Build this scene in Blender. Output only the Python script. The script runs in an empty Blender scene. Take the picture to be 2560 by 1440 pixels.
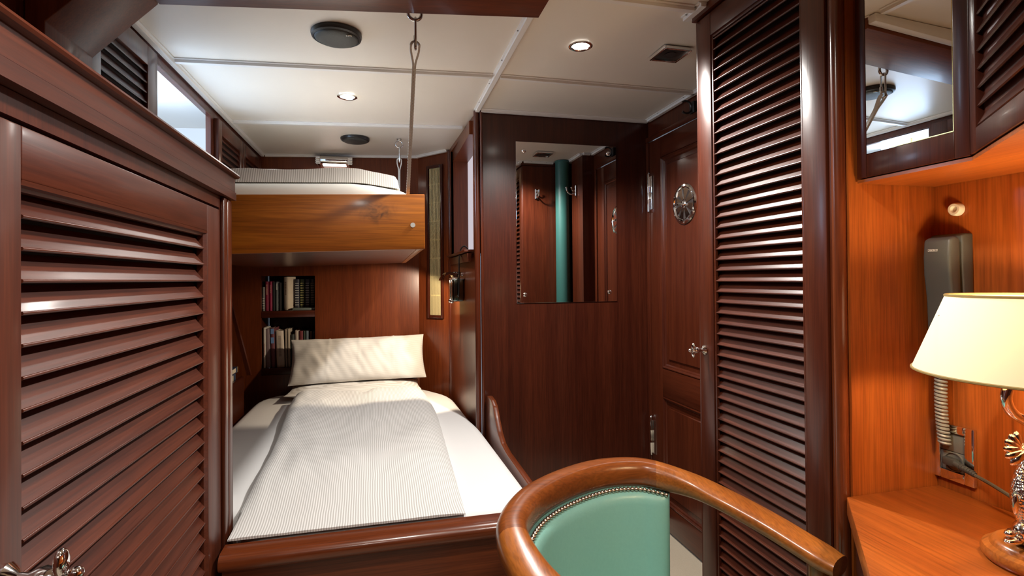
import bpy, bmesh, math, random
from mathutils import Vector, Matrix, noise
random.seed(7)
SC = bpy.context.scene
COL = SC.collection
R = math.radians

# ------------------------------------------------------------------ mesh builder
class MB:
    def __init__(s): s.bm = bmesh.new()
    def _bev(s, verts, bev, seg):
        if bev <= 0: return
        es = list({e for v in verts for e in v.link_edges})
        bmesh.ops.bevel(s.bm, geom=es, offset=bev, segments=seg, affect='EDGES', profile=.5, clamp_overlap=True)
    def box(s, x0, x1, y0, y1, z0, z1, bev=0., seg=2, M=None):
        m = Matrix.Translation(((x0+x1)/2, (y0+y1)/2, (z0+z1)/2)) @ Matrix.Diagonal((abs(x1-x0), abs(y1-y0), abs(z1-z0), 1))
        if M is not None: m = M @ m
        r = bmesh.ops.create_cube(s.bm, size=1, matrix=m)
        s._bev(r['verts'], bev, seg); return s
    def prism(s, pts, axis, a, b, bev=0., seg=2, M=None):
        def mk(p, t):
            v = {'x': (t, p[0], p[1]), 'y': (p[0], t, p[1]), 'z': (p[0], p[1], t)}[axis]
            v = Vector(v); return M @ v if M is not None else v
        A = [s.bm.verts.new(mk(p, a)) for p in pts]; B = [s.bm.verts.new(mk(p, b)) for p in pts]
        n = len(pts)
        fs = [s.bm.faces.new(A), s.bm.faces.new(B[::-1])]
        for i in range(n): fs.append(s.bm.faces.new((A[i], B[i], B[(i+1) % n], A[(i+1) % n])))
        bmesh.ops.recalc_face_normals(s.bm, faces=fs)
        s._bev(A+B, bev, seg); return s
    def rings(s, rings, closed=False, caps=True):
        V = [[s.bm.verts.new(p) for p in r] for r in rings]
        n = len(V[0]); m = len(V)
        for i in range(m if closed else m-1):
            a, b = V[i], V[(i+1) % m]
            for j in range(n):
                s.bm.faces.new((a[j], a[(j+1) % n], b[(j+1) % n], b[j]))
        if caps and not closed:
            s.bm.faces.new(V[0][::-1]); s.bm.faces.new(V[-1])
        return s
    def tube(s, pts, r, n=10, closed=False, caps=True):
        pts = [Vector(p) for p in pts]; m = len(pts); out = []
        up = None
        for i, p in enumerate(pts):
            if closed: t = pts[(i+1) % m] - pts[i-1]
            else: t = pts[min(i+1, m-1)] - pts[max(i-1, 0)]
            t.normalize()
            if up is None:
                up = Vector((0, 0, 1)) if abs(t.z) < .9 else Vector((1, 0, 0))
            u = (up - t*up.dot(t)); u.normalize(); up = u
            w = t.cross(u)
            rr = r[i] if isinstance(r, (list, tuple)) else r
            out.append([p + u*math.cos(2*math.pi*k/n)*rr + w*math.sin(2*math.pi*k/n)*rr for k in range(n)])
        return s.rings(out, closed, caps)
    def lathe(s, prof, c, ax=(0, 0, 1), n=32, caps=True, ref=None):
        ax = Vector(ax).normalized(); c = Vector(c)
        u = ax.orthogonal().normalized() if ref is None else Vector(ref); w = ax.cross(u)
        return s.rings([[c + ax*h + (u*math.cos(2*math.pi*k/n) + w*math.sin(2*math.pi*k/n))*max(r, 1e-5) for k in range(n)] for r, h in prof], False, caps)
    def ball(s, c, r, sc=(1, 1, 1), n=16, M=None):
        m = Matrix.Translation(c) @ (M if M is not None else Matrix()) @ Matrix.Diagonal((r*sc[0], r*sc[1], r*sc[2], 1))
        bmesh.ops.create_uvsphere(s.bm, u_segments=n, v_segments=max(6, n//2), radius=1, matrix=m); return s
    def grid(s, f, nu, nv, cu=False):
        V = [[s.bm.verts.new(f(i/nu, j/nv)) for j in range(nv+1)] for i in range(nu+(0 if cu else 1))]
        k = len(V)
        for i in range(nu):
            for j in range(nv):
                s.bm.faces.new((V[i][j], V[(i+1) % k][j], V[(i+1) % k][j+1], V[i][j+1]))
        return s
    def build(s, name, mats, parent=None, sharp=40, kind=None, label=None, cat=None, group=None, weld=0, solid=0, flip=False):
        bm = s.bm
        if weld: bmesh.ops.remove_doubles(bm, verts=bm.verts, dist=weld)
        bmesh.ops.recalc_face_normals(bm, faces=bm.faces)
        if flip: bmesh.ops.reverse_faces(bm, faces=bm.faces)
        if parent is not None:
            org = parent_world(parent)
        else:
            xs = [v.co for v in bm.verts]
            lo = [min(v[i] for v in xs) for i in range(3)]; hi = [max(v[i] for v in xs) for i in range(3)]
            org = Vector(((lo[0]+hi[0])/2, (lo[1]+hi[1])/2, lo[2]))
        bmesh.ops.translate(bm, verts=bm.verts, vec=-org)
        me = bpy.data.meshes.new(name); bm.to_mesh(me); bm.free()
        for m in (mats if isinstance(mats, (list, tuple)) else [mats]): me.materials.append(m)
        me.polygons.foreach_set('use_smooth', [True]*len(me.polygons))
        me.set_sharp_from_angle(angle=R(sharp))
        o = bpy.data.objects.new(name, me); COL.objects.link(o)
        if parent is not None: o.parent = parent
        else: o.location = org
        if solid:
            md = o.modifiers.new('thick', 'SOLIDIFY'); md.thickness = solid; md.offset = 0
        tag(o, label, cat, group, kind); return o

def parent_world(p):
    v = Vector(p.location)
    while p.parent is not None:
        p = p.parent; v += Vector(p.location)
    return v
def tag(o, label=None, cat=None, group=None, kind=None):
    if label: o['label'] = label
    if cat: o['category'] = cat
    if group: o['group'] = group
    if kind: o['kind'] = kind
    return o
def thing(name, label, cat, loc, group=None):
    o = bpy.data.objects.new(name, None); COL.objects.link(o); o.location = loc
    o.empty_display_size = .05
    return tag(o, label, cat, group)
def S(): return 'structure'
def dup(o, d, label=None):
    def cp(x, par):
        c = x.copy(); COL.objects.link(c)
        if par is not None: c.parent = par
        for ch in list(x.children): cp(ch, c)
        return c
    c = cp(o, None); c.location = Vector(o.location)+Vector(d)
    if label: c['label'] = label
    return c
def sm(a, b, x):
    t = max(0., min(1., (x-a)/(b-a))); return t*t*(3-2*t)
def nz(x, y, z=0.): return noise.noise(Vector((x, y, z)))
def catmull(P, n):
    P = [Vector(p) for p in P]; out = []
    for i in range(len(P)-1):
        a = P[max(i-1, 0)]; b = P[i]; c = P[i+1]; d = P[min(i+2, len(P)-1)]
        for k in range(n):
            t = k/n
            out.append(.5*((2*b)+(c-a)*t+(2*a-5*b+4*c-d)*t*t+(3*b-a-3*c+d)*t**3))
    out.append(P[-1]); return out

# ------------------------------------------------------------------ materials
def newmat(name):
    m = bpy.data.materials.new(name); m.use_nodes = True
    nt = m.node_tree; b = nt.nodes['Principled BSDF']; return m, nt, b
def link(nt, a, b): nt.links.new(a, b)
_w = {}
def wood(tone, axis, rough=.24, coat=.35, fig=1., burl=None):
    rough = max(rough, .2)+.08; coat *= .5
    key = (tone, axis, rough, coat, fig, burl)
    if key in _w: return _w[key]
    c1, c2 = TONES[tone]
    m, nt, b = newmat('wood_%s_%s' % (tone, axis)); N = nt.nodes
    tc = N.new('ShaderNodeTexCoord'); oi = N.new('ShaderNodeObjectInfo')
    add = N.new('ShaderNodeVectorMath'); add.operation = 'ADD'
    mul = N.new('ShaderNodeVectorMath'); mul.operation = 'SCALE'; mul.inputs['Scale'].default_value = 7.3
    cmb = N.new('ShaderNodeCombineXYZ')
    for k in range(3): link(nt, oi.outputs['Random'], cmb.inputs[k])
    link(nt, cmb.outputs[0], mul.inputs[0]); link(nt, tc.outputs['Object'], add.inputs[0]); link(nt, mul.outputs[0], add.inputs[1])
    def mapped(along, across):
        mp = N.new('ShaderNodeMapping')
        mp.inputs['Scale'].default_value = [along if 'XYZ'[i] == axis else across for i in range(3)]
        link(nt, add.outputs[0], mp.inputs['Vector']); return mp.outputs[0]
    n1 = N.new('ShaderNodeTexNoise'); n1.inputs['Scale'].default_value = 1; n1.inputs['Detail'].default_value = 4; n1.inputs['Distortion'].default_value = .6
    link(nt, mapped(1.1, 13*fig), n1.inputs['Vector'])
    n2 = N.new('ShaderNodeTexNoise'); n2.inputs['Scale'].default_value = 1; n2.inputs['Detail'].default_value = 3
    link(nt, mapped(9, 260), n2.inputs['Vector'])
    n3 = N.new('ShaderNodeTexNoise'); n3.inputs['Scale'].default_value = 1; n3.inputs['Detail'].default_value = 2
    link(nt, mapped(.5, 60), n3.inputs['Vector'])
    rp = N.new('ShaderNodeValToRGB'); rp.color_ramp.elements[0].position = .3; rp.color_ramp.elements[1].position = .72
    rp.color_ramp.elements[0].color = (*c1, 1); rp.color_ramp.elements[1].color = (*c2, 1)
    mx = N.new('ShaderNodeMath'); mx.operation = 'MULTIPLY_ADD'; mx.inputs[1].default_value = .55
    link(nt, n1.outputs[0], mx.inputs[0])
    m3 = N.new('ShaderNodeMath'); m3.operation = 'MULTIPLY'; m3.inputs[1].default_value = .45; link(nt, n3.outputs[0], m3.inputs[0])
    link(nt, m3.outputs[0], mx.inputs[2]); link(nt, mx.outputs[0], rp.inputs[0])
    r2 = N.new('ShaderNodeMapRange'); r2.inputs['From Min'].default_value = .3; r2.inputs['From Max'].default_value = .62
    r2.inputs['To Min'].default_value = .70; r2.inputs['To Max'].default_value = 1.06; link(nt, n2.outputs[0], r2.inputs['Value'])
    vm = N.new('ShaderNodeVectorMath'); vm.operation = 'SCALE'; link(nt, rp.outputs[0], vm.inputs[0]); link(nt, r2.outputs[0], vm.inputs['Scale'])
    col = vm.outputs[0]
    if burl:
        (bx, by, bz), rad = burl
        ds = N.new('ShaderNodeVectorMath'); ds.operation = 'MULTIPLY_ADD'; ds.inputs[1].default_value = (1/rad, 0, 1.5/rad); ds.inputs[2].default_value = (-bx/rad, 0, -bz*1.5/rad); link(nt, tc.outputs['Object'], ds.inputs[0])
        ln = N.new('ShaderNodeVectorMath'); ln.operation = 'LENGTH'; link(nt, ds.outputs[0], ln.inputs[0])
        mk = N.new('ShaderNodeMapRange'); mk.interpolation_type = 'SMOOTHSTEP'; mk.inputs['From Min'].default_value = 1; mk.inputs['From Max'].default_value = .15; link(nt, ln.outputs['Value'], mk.inputs['Value'])
        kn = N.new('ShaderNodeTexNoise'); kn.inputs['Scale'].default_value = 24; kn.inputs['Detail'].default_value = 5; kn.inputs['Distortion'].default_value = 1.6; link(nt, tc.outputs['Object'], kn.inputs['Vector'])
        kr = N.new('ShaderNodeMapRange'); kr.inputs['From Min'].default_value = .40; kr.inputs['From Max'].default_value = .75; kr.inputs['To Max'].default_value = .85; link(nt, kn.outputs[0], kr.inputs['Value'])
        km = N.new('ShaderNodeMath'); km.operation = 'MULTIPLY'; link(nt, mk.outputs[0], km.inputs[0]); link(nt, kr.outputs[0], km.inputs[1])
        ki = N.new('ShaderNodeMath'); ki.operation = 'SUBTRACT'; ki.inputs[0].default_value = 1; link(nt, km.outputs[0], ki.inputs[1])
        kv = N.new('ShaderNodeVectorMath'); kv.operation = 'SCALE'; link(nt, col, kv.inputs[0]); link(nt, ki.outputs[0], kv.inputs['Scale']); col = kv.outputs[0]
    link(nt, col, b.inputs['Base Color'])
    b.inputs['Roughness'].default_value = rough
    b.inputs['Coat Weight'].default_value = coat; b.inputs['Coat Roughness'].default_value = .14; b.inputs['Specular IOR Level'].default_value = .36
    bp = N.new('ShaderNodeBump'); bp.inputs['Strength'].default_value = .12; bp.inputs['Distance'].default_value = .0006
    link(nt, n2.outputs[0], bp.inputs['Height']); link(nt, bp.outputs[0], b.inputs['Normal'])
    _w[key] = m; return m
TONES = {
    'dark': ((.034, .0060, .0030), (.072, .0150, .0062)),
    'mid': ((.052, .0095, .0042), (.105, .0230, .0085)),
    'red': ((.090, .0165, .0050), (.175, .0390, .0095)),
    'bunk': ((.25, .064, .0040), (.47, .145, .0110)),
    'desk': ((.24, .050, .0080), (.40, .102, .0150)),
    'chair': ((.24, .064, .011), (.38, .120, .020)),
    'crest': ((.14, .033, .007), (.26, .070, .013)),
}
def plain(name, col, rough=.5, metal=0., coat=0., bump=None, var=0.):
    m, nt, b = newmat(name); N = nt.nodes
    b.inputs['Base Color'].default_value = (*col, 1); b.inputs['Roughness'].default_value = rough
    b.inputs['Metallic'].default_value = metal; b.inputs['Coat Weight'].default_value = coat
    tc = N.new('ShaderNodeTexCoord'); n = N.new('ShaderNodeTexNoise'); n.inputs['Scale'].default_value = bump[0] if bump else 40
    n.inputs['Detail'].default_value = 3; link(nt, tc.outputs['Object'], n.inputs['Vector'])
    if var:
        r = N.new('ShaderNodeMapRange'); r.inputs['To Min'].default_value = 1-var; r.inputs['To Max'].default_value = 1+var
        link(nt, n.outputs[0], r.inputs['Value'])
        v = N.new('ShaderNodeVectorMath'); v.operation = 'SCALE'; v.inputs[0].default_value = col; link(nt, r.outputs[0], v.inputs['Scale'])
        link(nt, v.outputs[0], b.inputs['Base Color'])
    if bump:
        bp = N.new('ShaderNodeBump'); bp.inputs['Strength'].default_value = bump[1]; bp.inputs['Distance'].default_value = .002
        link(nt, n.outputs[0], bp.inputs['Height']); link(nt, bp.outputs[0], b.inputs['Normal'])
    return m
def emit(name, col, strength):
    m, nt, b = newmat(name); b.inputs['Base Color'].default_value = (.03, .03, .03, 1)
    b.inputs['Emission Color'].default_value = (*col, 1); b.inputs['Emission Strength'].default_value = strength
    return m
def stripes(name, c1, c2, period, axis, rough=.9, angle=0.):
    m, nt, b = newmat(name); N = nt.nodes
    tc = N.new('ShaderNodeTexCoord'); sp = N.new('ShaderNodeSeparateXYZ'); link(nt, tc.outputs['Object'], sp.inputs[0])
    nn = N.new('ShaderNodeTexNoise'); nn.inputs['Scale'].default_value = 6; link(nt, tc.outputs['Object'], nn.inputs['Vector'])
    ma = N.new('ShaderNodeMath'); ma.operation = 'MULTIPLY_ADD'; ma.inputs[1].default_value = .010
    link(nt, nn.outputs[0], ma.inputs[0])
    if angle:
        ms = N.new('ShaderNodeMath'); ms.operation = 'MULTIPLY_ADD'; ms.inputs[1].default_value = angle
        link(nt, sp.outputs['Y'], ms.inputs[0]); link(nt, sp.outputs[axis], ms.inputs[2]); link(nt, ms.outputs[0], ma.inputs[2])
    else: link(nt, sp.outputs[axis], ma.inputs[2])
    fr = N.new('ShaderNodeMath'); fr.operation = 'MULTIPLY'; fr.inputs[1].default_value = 2*math.pi/period; link(nt, ma.outputs[0], fr.inputs[0])
    sn = N.new('ShaderNodeMath'); sn.operation = 'SINE'; link(nt, fr.outputs[0], sn.inputs[0])
    rg = N.new('ShaderNodeMapRange'); rg.inputs['From Min'].default_value = -.45; rg.inputs['From Max'].default_value = .45; link(nt, sn.outputs[0], rg.inputs['Value'])
    mx = N.new('ShaderNodeMix'); mx.data_type = 'RGBA'; mx.inputs['A'].default_value = (*c1, 1); mx.inputs['B'].default_value = (*c2, 1)
    link(nt, rg.outputs[0], mx.inputs['Factor']); link(nt, mx.outputs['Result'], b.inputs['Base Color'])
    b.inputs['Roughness'].default_value = rough; b.inputs['Sheen Weight'].default_value = .15
    return m

CEIL = plain('ceiling_vinyl', (.76, .71, .63), .38, bump=(9, .03), var=.02)
WHITE = plain('white_aluminium', (.74, .72, .69), .35)
GREYAL = plain('satin_aluminium', (.62, .60, .57), .4)
CHROME = plain('chrome', (.86, .86, .86), .06, 1.)
STEEL = plain('stainless_steel', (.62, .61, .59), .16, 1.)
BRASS = plain('brass', (.80, .62, .26), .22, 1.)
BRASSD = plain('brushed_brass', (.72, .60, .32), .5, .55)
MIRROR = plain('mirror_glass', (.80, .80, .79), .0, 1.)
BLACK = plain('black_plastic', (.018, .018, .018), .35)
SPEAK = plain('speaker_grille', (.035, .038, .035), .55, bump=(500, .4))
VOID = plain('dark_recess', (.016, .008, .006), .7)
CARPET = plain('beige_carpet', (.52, .44, .33), .95, bump=(420, .8), var=.12)
SHEET = plain('white_sheet', (.78, .77, .76), .9, bump=(14, .08))
SHEETC = plain('cream_sheet', (.80, .78, .71), .9, bump=(14, .08))
PILLOW = stripes('pillow_ticking', (.60, .57, .53), (.77, .745, .71), .0052, 'Z')
DUVET = stripes('duvet_ticking', (.50, .485, .465), (.79, .78, .765), .0066, 'X', angle=.02)
DUVETU = stripes('upper_duvet_ticking', (.46, .43, .37), (.79, .76, .71), .0066, 'X')
LEATHER = plain('green_leather', (.20, .42, .365), .36, coat=.15, bump=(160, .08), var=.05)
GREEN = plain('green_paint', (.035, .13, .115), .4)
WEB = plain('grey_webbing', (.70, .71, .68), .6)
PHONE = plain('charcoal_plastic', (.075, .080, .072), .42, bump=(700, .1))
GREY = plain('grey_plastic', (.13, .13, .12), .4)
RUBBER = plain('white_rubber', (.78, .74, .64), .45)
PAPER = plain('book_pages', (.55, .49, .38), .9, bump=(300, .3))
LEATH2 = plain('tarnished_nail', (.55, .47, .38), .28, 1.)

# ------------------------------------------------------------------ camera
H = 1.18
F_PX, CX, CY = 1320., 1280., 686.
yaw = math.atan((1280-958)/F_PX); pit = R(.45); rol = R(.5)
fw = Vector((math.sin(yaw)*math.cos(pit), math.cos(yaw)*math.cos(pit), math.sin(pit)))
rt = Vector((math.cos(yaw), -math.sin(yaw), 0)); up = rt.cross(fw)
RX = rt*math.cos(rol) - up*math.sin(rol); UY = up*math.cos(rol) + rt*math.sin(rol)
cam = bpy.data.cameras.new('camera'); co = bpy.data.objects.new('camera', cam); COL.objects.link(co)
cam.sensor_width = 36; cam.lens = F_PX/2560*36; cam.shift_y = (CY-720)/2560; cam.clip_start = .01
M = Matrix((RX, UY, -fw)).transposed().to_4x4(); M.translation = Vector((0, 0, H)); co.matrix_world = M
SC.camera = co

def zc(x): return 1.95 + min(0, (x-.42))*.034       # cambered deckhead

# ------------------------------------------------------------------ room shell
MB().box(-1.15, 1.45, -1.35, 3.62, -.04, 0).build('floor', CARPET, kind=S())
b = MB(); b.prism([(-1.15, zc(-1.15)), (.42, 1.95), (1.45, 1.95), (1.45, 2.0), (.42, 2.0), (-1.15, 2.0)], 'y', -1.35, 3.62)
b.build('ceiling', CEIL, kind=S())
wz = wood('red', 'Z'); dk = wood('dark', 'Z'); md_ = wood('mid', 'Z')
# back wall with the bookcase opening
b = MB(); b.box(-.394, .215, 3.32, 3.34, 0, 1.948); b.box(-.69, -.394, 3.32, 3.34, 1.207, 1.925); b.box(-.69, -.394, 3.32, 3.34, 0, .63)
b.box(-1.0, -.69, 3.32, 3.34, 0, 1.90); b.build('wall_back', wz, kind=S())
MB().prism([(.215, 3.32), (.385, 3.14), (.40, 3.155), (.23, 3.335)], 'z', 0, 1.949).build('wall_back_corner', wz, kind=S())
# alcove side wall with the window recess
b = MB()
P = lambda y: .42 - (y-2.39)*.045
def strip(y0, y1, z0, z1, t=.014): b.prism([(P(y0), y0), (P(y1), y1), (P(y1)+t, y1), (P(y0)+t, y0)], 'z', z0, z1)
strip(2.39, 3.15, 0, 1.30); strip(2.39, 2.47, 1.30, 1.949); strip(3.08, 3.15, 1.30, 1.949); strip(2.47, 3.08, 1.925, 1.949)
b.prism([(P(3.08), 3.08), (.50, 3.08), (.50, 3.10), (P(3.08), 3.10)], 'z', 1.30, 1.93)
b.prism([(P(2.47), 2.45), (.50, 2.45), (.50, 2.47), (P(2.47), 2.47)], 'z', 1.30, 1.93)
b.box(.40, .50, 2.47, 3.08, 1.30, 1.32); b.box(.40, .50, 2.47, 3.08, 1.865, 1.93)
b.build('wall_alcove', wz, kind=S())
w2 = MB().box(.488, .50, 2.472, 3.078, 1.321, 1.864).build('window_2', emit('dull_daylight_pane', (.86, .78, .86), .34), kind=S())
b = MB(); b.box(.365, .43, 2.44, 3.10, 1.305, 1.318, .005); b.prism([(.385, 1.262), (.398, 1.262), (.402, 1.30), (.38, 1.30)], 'y', 2.44, 3.11)
b.build('window_sill', wood('mid', 'Y', .12, .8), w2)
# screen wall carrying the mirror
MB().box(.435, 1.30, 2.365, 2.39, 0, 1.949).build('wall_mirror', wood('dark', 'Z', .2, .6), kind=S())
b = MB(); b.lathe([(.0135, 0), (.0135, 1.945)], (.4185, 2.378, 0), n=20); b.lathe([(.007, 0), (.007, 1.945)], (.438, 2.361, 0), n=14)
b.build('trim_1', wood('mid', 'Z', .1, .9), kind=S())
b = MB(); b.lathe([(.014, 0), (.014, 1.94)], (.388, 3.128, 0), n=18); b.build('trim_2', wood('mid', 'Z', .12, .9), kind=S())
# door side
b = MB(); b.box(1.275, 1.30, 1.66, 2.364, 1.852, 1.949); b.box(1.275, 1.30, 1.66, 1.715, 0, 1.852); b.build('wall_right', wood('mid', 'Z', .2, .5), kind=S())
b = MB(); b.box(1.20, 1.30, 1.47, 1.66, 0, 1.949); b.box(1.128, 1.30, 1.345, 1.365, 0, 1.949); b.box(1.285, 1.30, 1.365, 1.47, 0, 1.949)
b.build('wall_niche', md_, kind=S())
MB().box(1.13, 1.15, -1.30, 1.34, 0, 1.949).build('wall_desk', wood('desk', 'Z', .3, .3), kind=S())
MB().box(-1.1, 1.15, -1.33, -1.30, 0, 1.95).build('wall_rear', dk, kind=S())
# upper left side wall: plane behind the ledge, with the window opening
b = MB(); X0 = -.69
b.box(X0-.02, X0, -1.30, 1.25, 1.467, 1.909); b.box(X0-.02, X0, 1.25, 1.80, 1.467, 1.909)
b.box(X0-.02, X0, 1.80, 1.852, 1.467, 1.909); b.box(X0-.02, X0, 1.852, 2.42, 1.872, 1.909); b.box(X0-.02, X0, 2.42, 3.32, 1.467, 1.909)
b.box(X0-.02, X0, 1.852, 2.42, 1.467, 1.485)
for y0 in (.05, .45, .85, 1.22): b.box(X0, X0+.006, y0, y0+.012, 1.47, 1.905)
b.build('wall_left', wood('mid', 'Z'), kind=S())
# hull lining behind the lower berth
b = MB(); b.box(-1.0, -.98, 1.55, 3.32, 0, 1.467); b.box(-.98, -.70, 1.53, 1.55, 0, 1.467); b.build('wall_hull', dk, kind=S())
MB().box(-.98, -.69, 1.57, 3.318, 1.452, 1.467).build('trim_3', dk, kind=S())
b = MB(); b.prism([(-.80, 1.10), (-.785, 1.10), (-.685, .68), (-.705, .68)], 'y', 3.05, 3.075); b.build('trim_4', wood('mid', 'Z'), kind=S())
# daylight window in the cabin trunk, white painted recess
b = MB(); b.box(-1.02, -.712, 1.70, 1.712, 1.47, 2.14); b.box(-1.02, -.712, 2.80, 2.812, 1.47, 2.14); b.box(-1.02, -.712, 1.712, 2.80, 1.467, 1.485)
b.box(-1.02, -.712, 1.712, 2.80, 2.13, 2.14); b.box(-.722, -.712, 1.71, 2.80, 2.0, 2.13)
MWH = plain('white_paint', (.62, .66, .70), .6)
w1 = MB().box(-1.03, -1.015, 1.713, 2.799, 1.486, 2.129).build('window_1', emit('daylight_pane', (.70, .84, 1.0), .50), kind=S())
MB().box(-1.01, -.73, 1.72, 2.79, 2.118, 2.128).build('glowing_recess_top', emit('glowing_recess_top', (.70, .84, 1.0), .50), w1)  # recess ceiling made to glow as if daylit, not a real skylight
MB().box(-1.01, -.725, 2.785, 2.796, 1.49, 2.03).build('glowing_end_wall', emit('glowing_end_wall', (.70, .83, 1.0), .47), w1)  # white end wall of the recess, given its own glow for daylight
MB().box(-1.01, -.725, 2.785, 2.796, 2.031, 2.117).build('glowing_end_wall', emit('glowing_end_wall_upper', (.70, .84, 1.0), .51), w1)  # upper strip of the same wall, its added glow slightly brighter
b.build('recess_lining', MWH, w1)
b = MB(); b.box(-.709, -.69, 1.8525, 1.858, 1.486, 1.871); b.box(-.709, -.69, 2.413, 2.419, 1.486, 1.871); b.box(-.709, -.69, 1.858, 2.413, 1.866, 1.871)
b.build('window_frame', wood('mid', 'Z', .15, .6), w1)
b = MB(); b.box(-.955, -.943, 2.08, 2.16, 1.93, 1.945, .002); b.lathe([(.006, 0), (.006, .09), (.012, .09), (.012, .11)], (-.945, 2.12, 1.93), (.1, 0, -1), n=12)
b.box(-.955, -.943, 1.98, 2.03, 1.93, 1.94, .002); b.tube([(-.945, 2.0+.012*math.cos(t*.5), 1.918+.012*math.sin(t*.5)) for t in range(12)], .003, 6)
b.build('window_latch', BRASS, w1)

# ------------------------------------------------------------------ ceiling battens and edge rails
ti = [10]
SCREW = plain('screw_head', (.25, .23, .2), .3, .6)
def batten(p0, p1, w=.030, h=.013, lip=.012, off=0):
    """white capped batten on the deckhead from p0 to p1 (x,y), with a row of screws"""
    a = Vector((p0[0], p0[1], zc(p0[0])-.0005)); c = Vector((p1[0], p1[1], zc(p1[0])-.0005))
    d = (c-a); L = d.length; t = d.normalized(); n = Vector((-t.y, t.x, 0)).normalized(); u = Vector((0, 0, 1))
    b = MB()
    prof = [(-w/2, 0), (-w/2, -.003), (-w*.28, -.004), (-w*.28, -h), (w*.28, -h), (w*.28, -.004), (w/2, -.003), (w/2, 0)]
    b.rings([[q + n*x + u*z for x, z in prof] for q in (a, c)])
    o = b.build('trim_%d' % ti[0], WHITE, kind=S(), sharp=20); ti[0] += 1
    s = MB(); k = max(2, int(L/.22))
    for i in range(k):
        q = a + t*L*(i+.5)/k + n*(w*.39) + u*(-.0045)
        s.lathe([(.0028, 0), (.0026, -.0012), (0, -.0014)], q, (0, 0, 1), n=8)
    s.build('screw_row', SCREW, o); return o
batten((.42, 1.235), (.42, 2.36)); batten((-.66, 1.945), (.404, 1.945)); batten((.436, 1.945), (1.26, 1.945))
batten((-.66, 2.64), (.392, 2.64)); batten((.436, 1.335), (.865, 1.335))
batten((-.674, 1.43), (-.674, 3.305)); batten((-.66, 3.306), (.212, 3.306)); batten((.206, 3.303), (.372, 3.124))
batten((.436, 2.35), (1.262, 2.35)); batten((1.26, 1.675), (1.26, 2.335)); batten((.876, 1.30), (.876, 1.392))
batten((1.19, 1.46), (1.19, 1.665)); batten((1.2, 1.675), (1.245, 1.675)); batten((.90, 1.385), (1.10, 1.385))
batten((-.674, -1.2), (-.674, 1.22)); batten((.42, -1.2), (.42, 1.2)); batten((-.66, .4), (.40, .4)); batten((.44, .55), (.85, .55))
# deck beam with its knee
bmx = wood('red', 'X', .36, .2); bz = wood('red', 'Z', .36, .2)
t = thing('deck_beam', 'dark mahogany deck beam across the ceiling with an angled knee at its left end', 'beam', (-.05, 1.33, 1.84))
b = MB(); b.prism([(-.516, 1.842), (.43, 1.913), (.43, 1.9475), (-.516, zc(-.516)-.003)], 'y', 1.24, 1.42, .002); b.build('beam', bmx, t)
b = MB(); b.prism([(-.516, 1.852), (.43, 1.923), (.43, 1.9475), (-.516, zc(-.516)-.003)], 'y', 1.214, 1.2385, .002); b.build('edge_strip', WHITE, t)
b = MB(); b.prism([(-.653, 1.471), (-.653, 1.702), (-.518, 1.842), (-.518, zc(-.518)-.003), (-.688, zc(-.688)-.003), (-.688, 1.471)], 'y', 1.24, 1.42, .002); b.build('knee', bz, t)

# ------------------------------------------------------------------ louvres
def slats(b, xf, s, y0, y1, z0, n, dz, dx, th, ht):
    """n slats, front lower tip at x=xf, leaning back by s*dx"""
    for k in range(n):
        z = z0 + k*dz
        L = math.hypot(dx, ht); ux, uz = s*dx/L, ht/L; nx, nzz = -s*uz, abs(ux)
        # rounded front edge profile
        p = [(xf+s*.0022-s*.0022*math.cos(R(a)), z+.0020+.0022*math.sin(R(a))) for a in (95, 65, 35, 5, -30, -65)] + [(xf+s*.003, z-.0006),
             (xf+s*th*.9, z-.0006+.002), (xf+s*(dx+th*.75), z+ht-.003), (xf+s*dx, z+ht), (xf+s*(.0021+dx*.10), z+.0042+ht*.08)]
        b.prism(p, 'y', y0, y1)

# left louvre cupboard
cup = thing('louvre_cupboard', 'large dark cupboard along the left wall with a wide louvre door below a ledge', 'cupboard', (-.42, 1.0, 0))
fy = wood('mid', 'Y', .32, .2); fz = wood('mid', 'Z', .32, .2)
b = MB()
b.box(-.44, -.402, -1.29, .60, 0, 1.395); b.box(-.44, -.402, .60, 1.474, 1.366, 1.395); b.box(-.44, -.402, .60, 1.474, 0, .11)
b.box(-.44, -.402, 1.474, 1.528, 0, 1.395)
b.box(-.70, -.44, -1.29, 1.528, 0, .02); b.build('carcass', fz, cup)
b = MB(); b.box(-.402, -.392, 1.478, 1.508, 0, 1.394, .003); b.box(-.402, -.392, 1.514, 1.549, 0, 1.394, .004); b.box(-.70, -.402, 1.53, 1.5495, 0, 1.40)
b.build('corner_post', wood('mid', 'Z', .18, .6), cup)
b = MB(); lip = [(-.70, 1.4675), (-.70, 1.452), (-.385, 1.452), (-.376, 1.455), (-.373, 1.461), (-.376, 1.4665), (-.382, 1.4675)]
b.prism([(-.688, 1.4675), (-.688, 1.455), (-.384, 1.455), (-.377, 1.457), (-.3745, 1.461), (-.377, 1.466), (-.383, 1.4675)], 'y', -1.29, 1.562)
b.prism([(-.69, 1.455), (-.69, 1.4185), (-.386, 1.4185), (-.386, 1.455)], 'y', -1.29, 1.556)
b.prism([(-.69, 1.417), (-.69, 1.396), (-.384, 1.396), (-.384, 1.417)], 'y', -1.29, 1.560)
b.build('ledge', fy, cup)
door = thing('door', None, None, (0, 0, 0)); door.parent = cup; door.location = Vector((-.40, 1.05, .12))-Vector(cup.location)
b = MB()
b.box(-.43, -.402+.002, .62, .717, .12, 1.36, .002); b.build('stile', fz, door)
b = MB(); b.box(-.43, -.40, 1.372, 1.467, .12, 1.36, .002); b.build('stile', fz, door)
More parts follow.
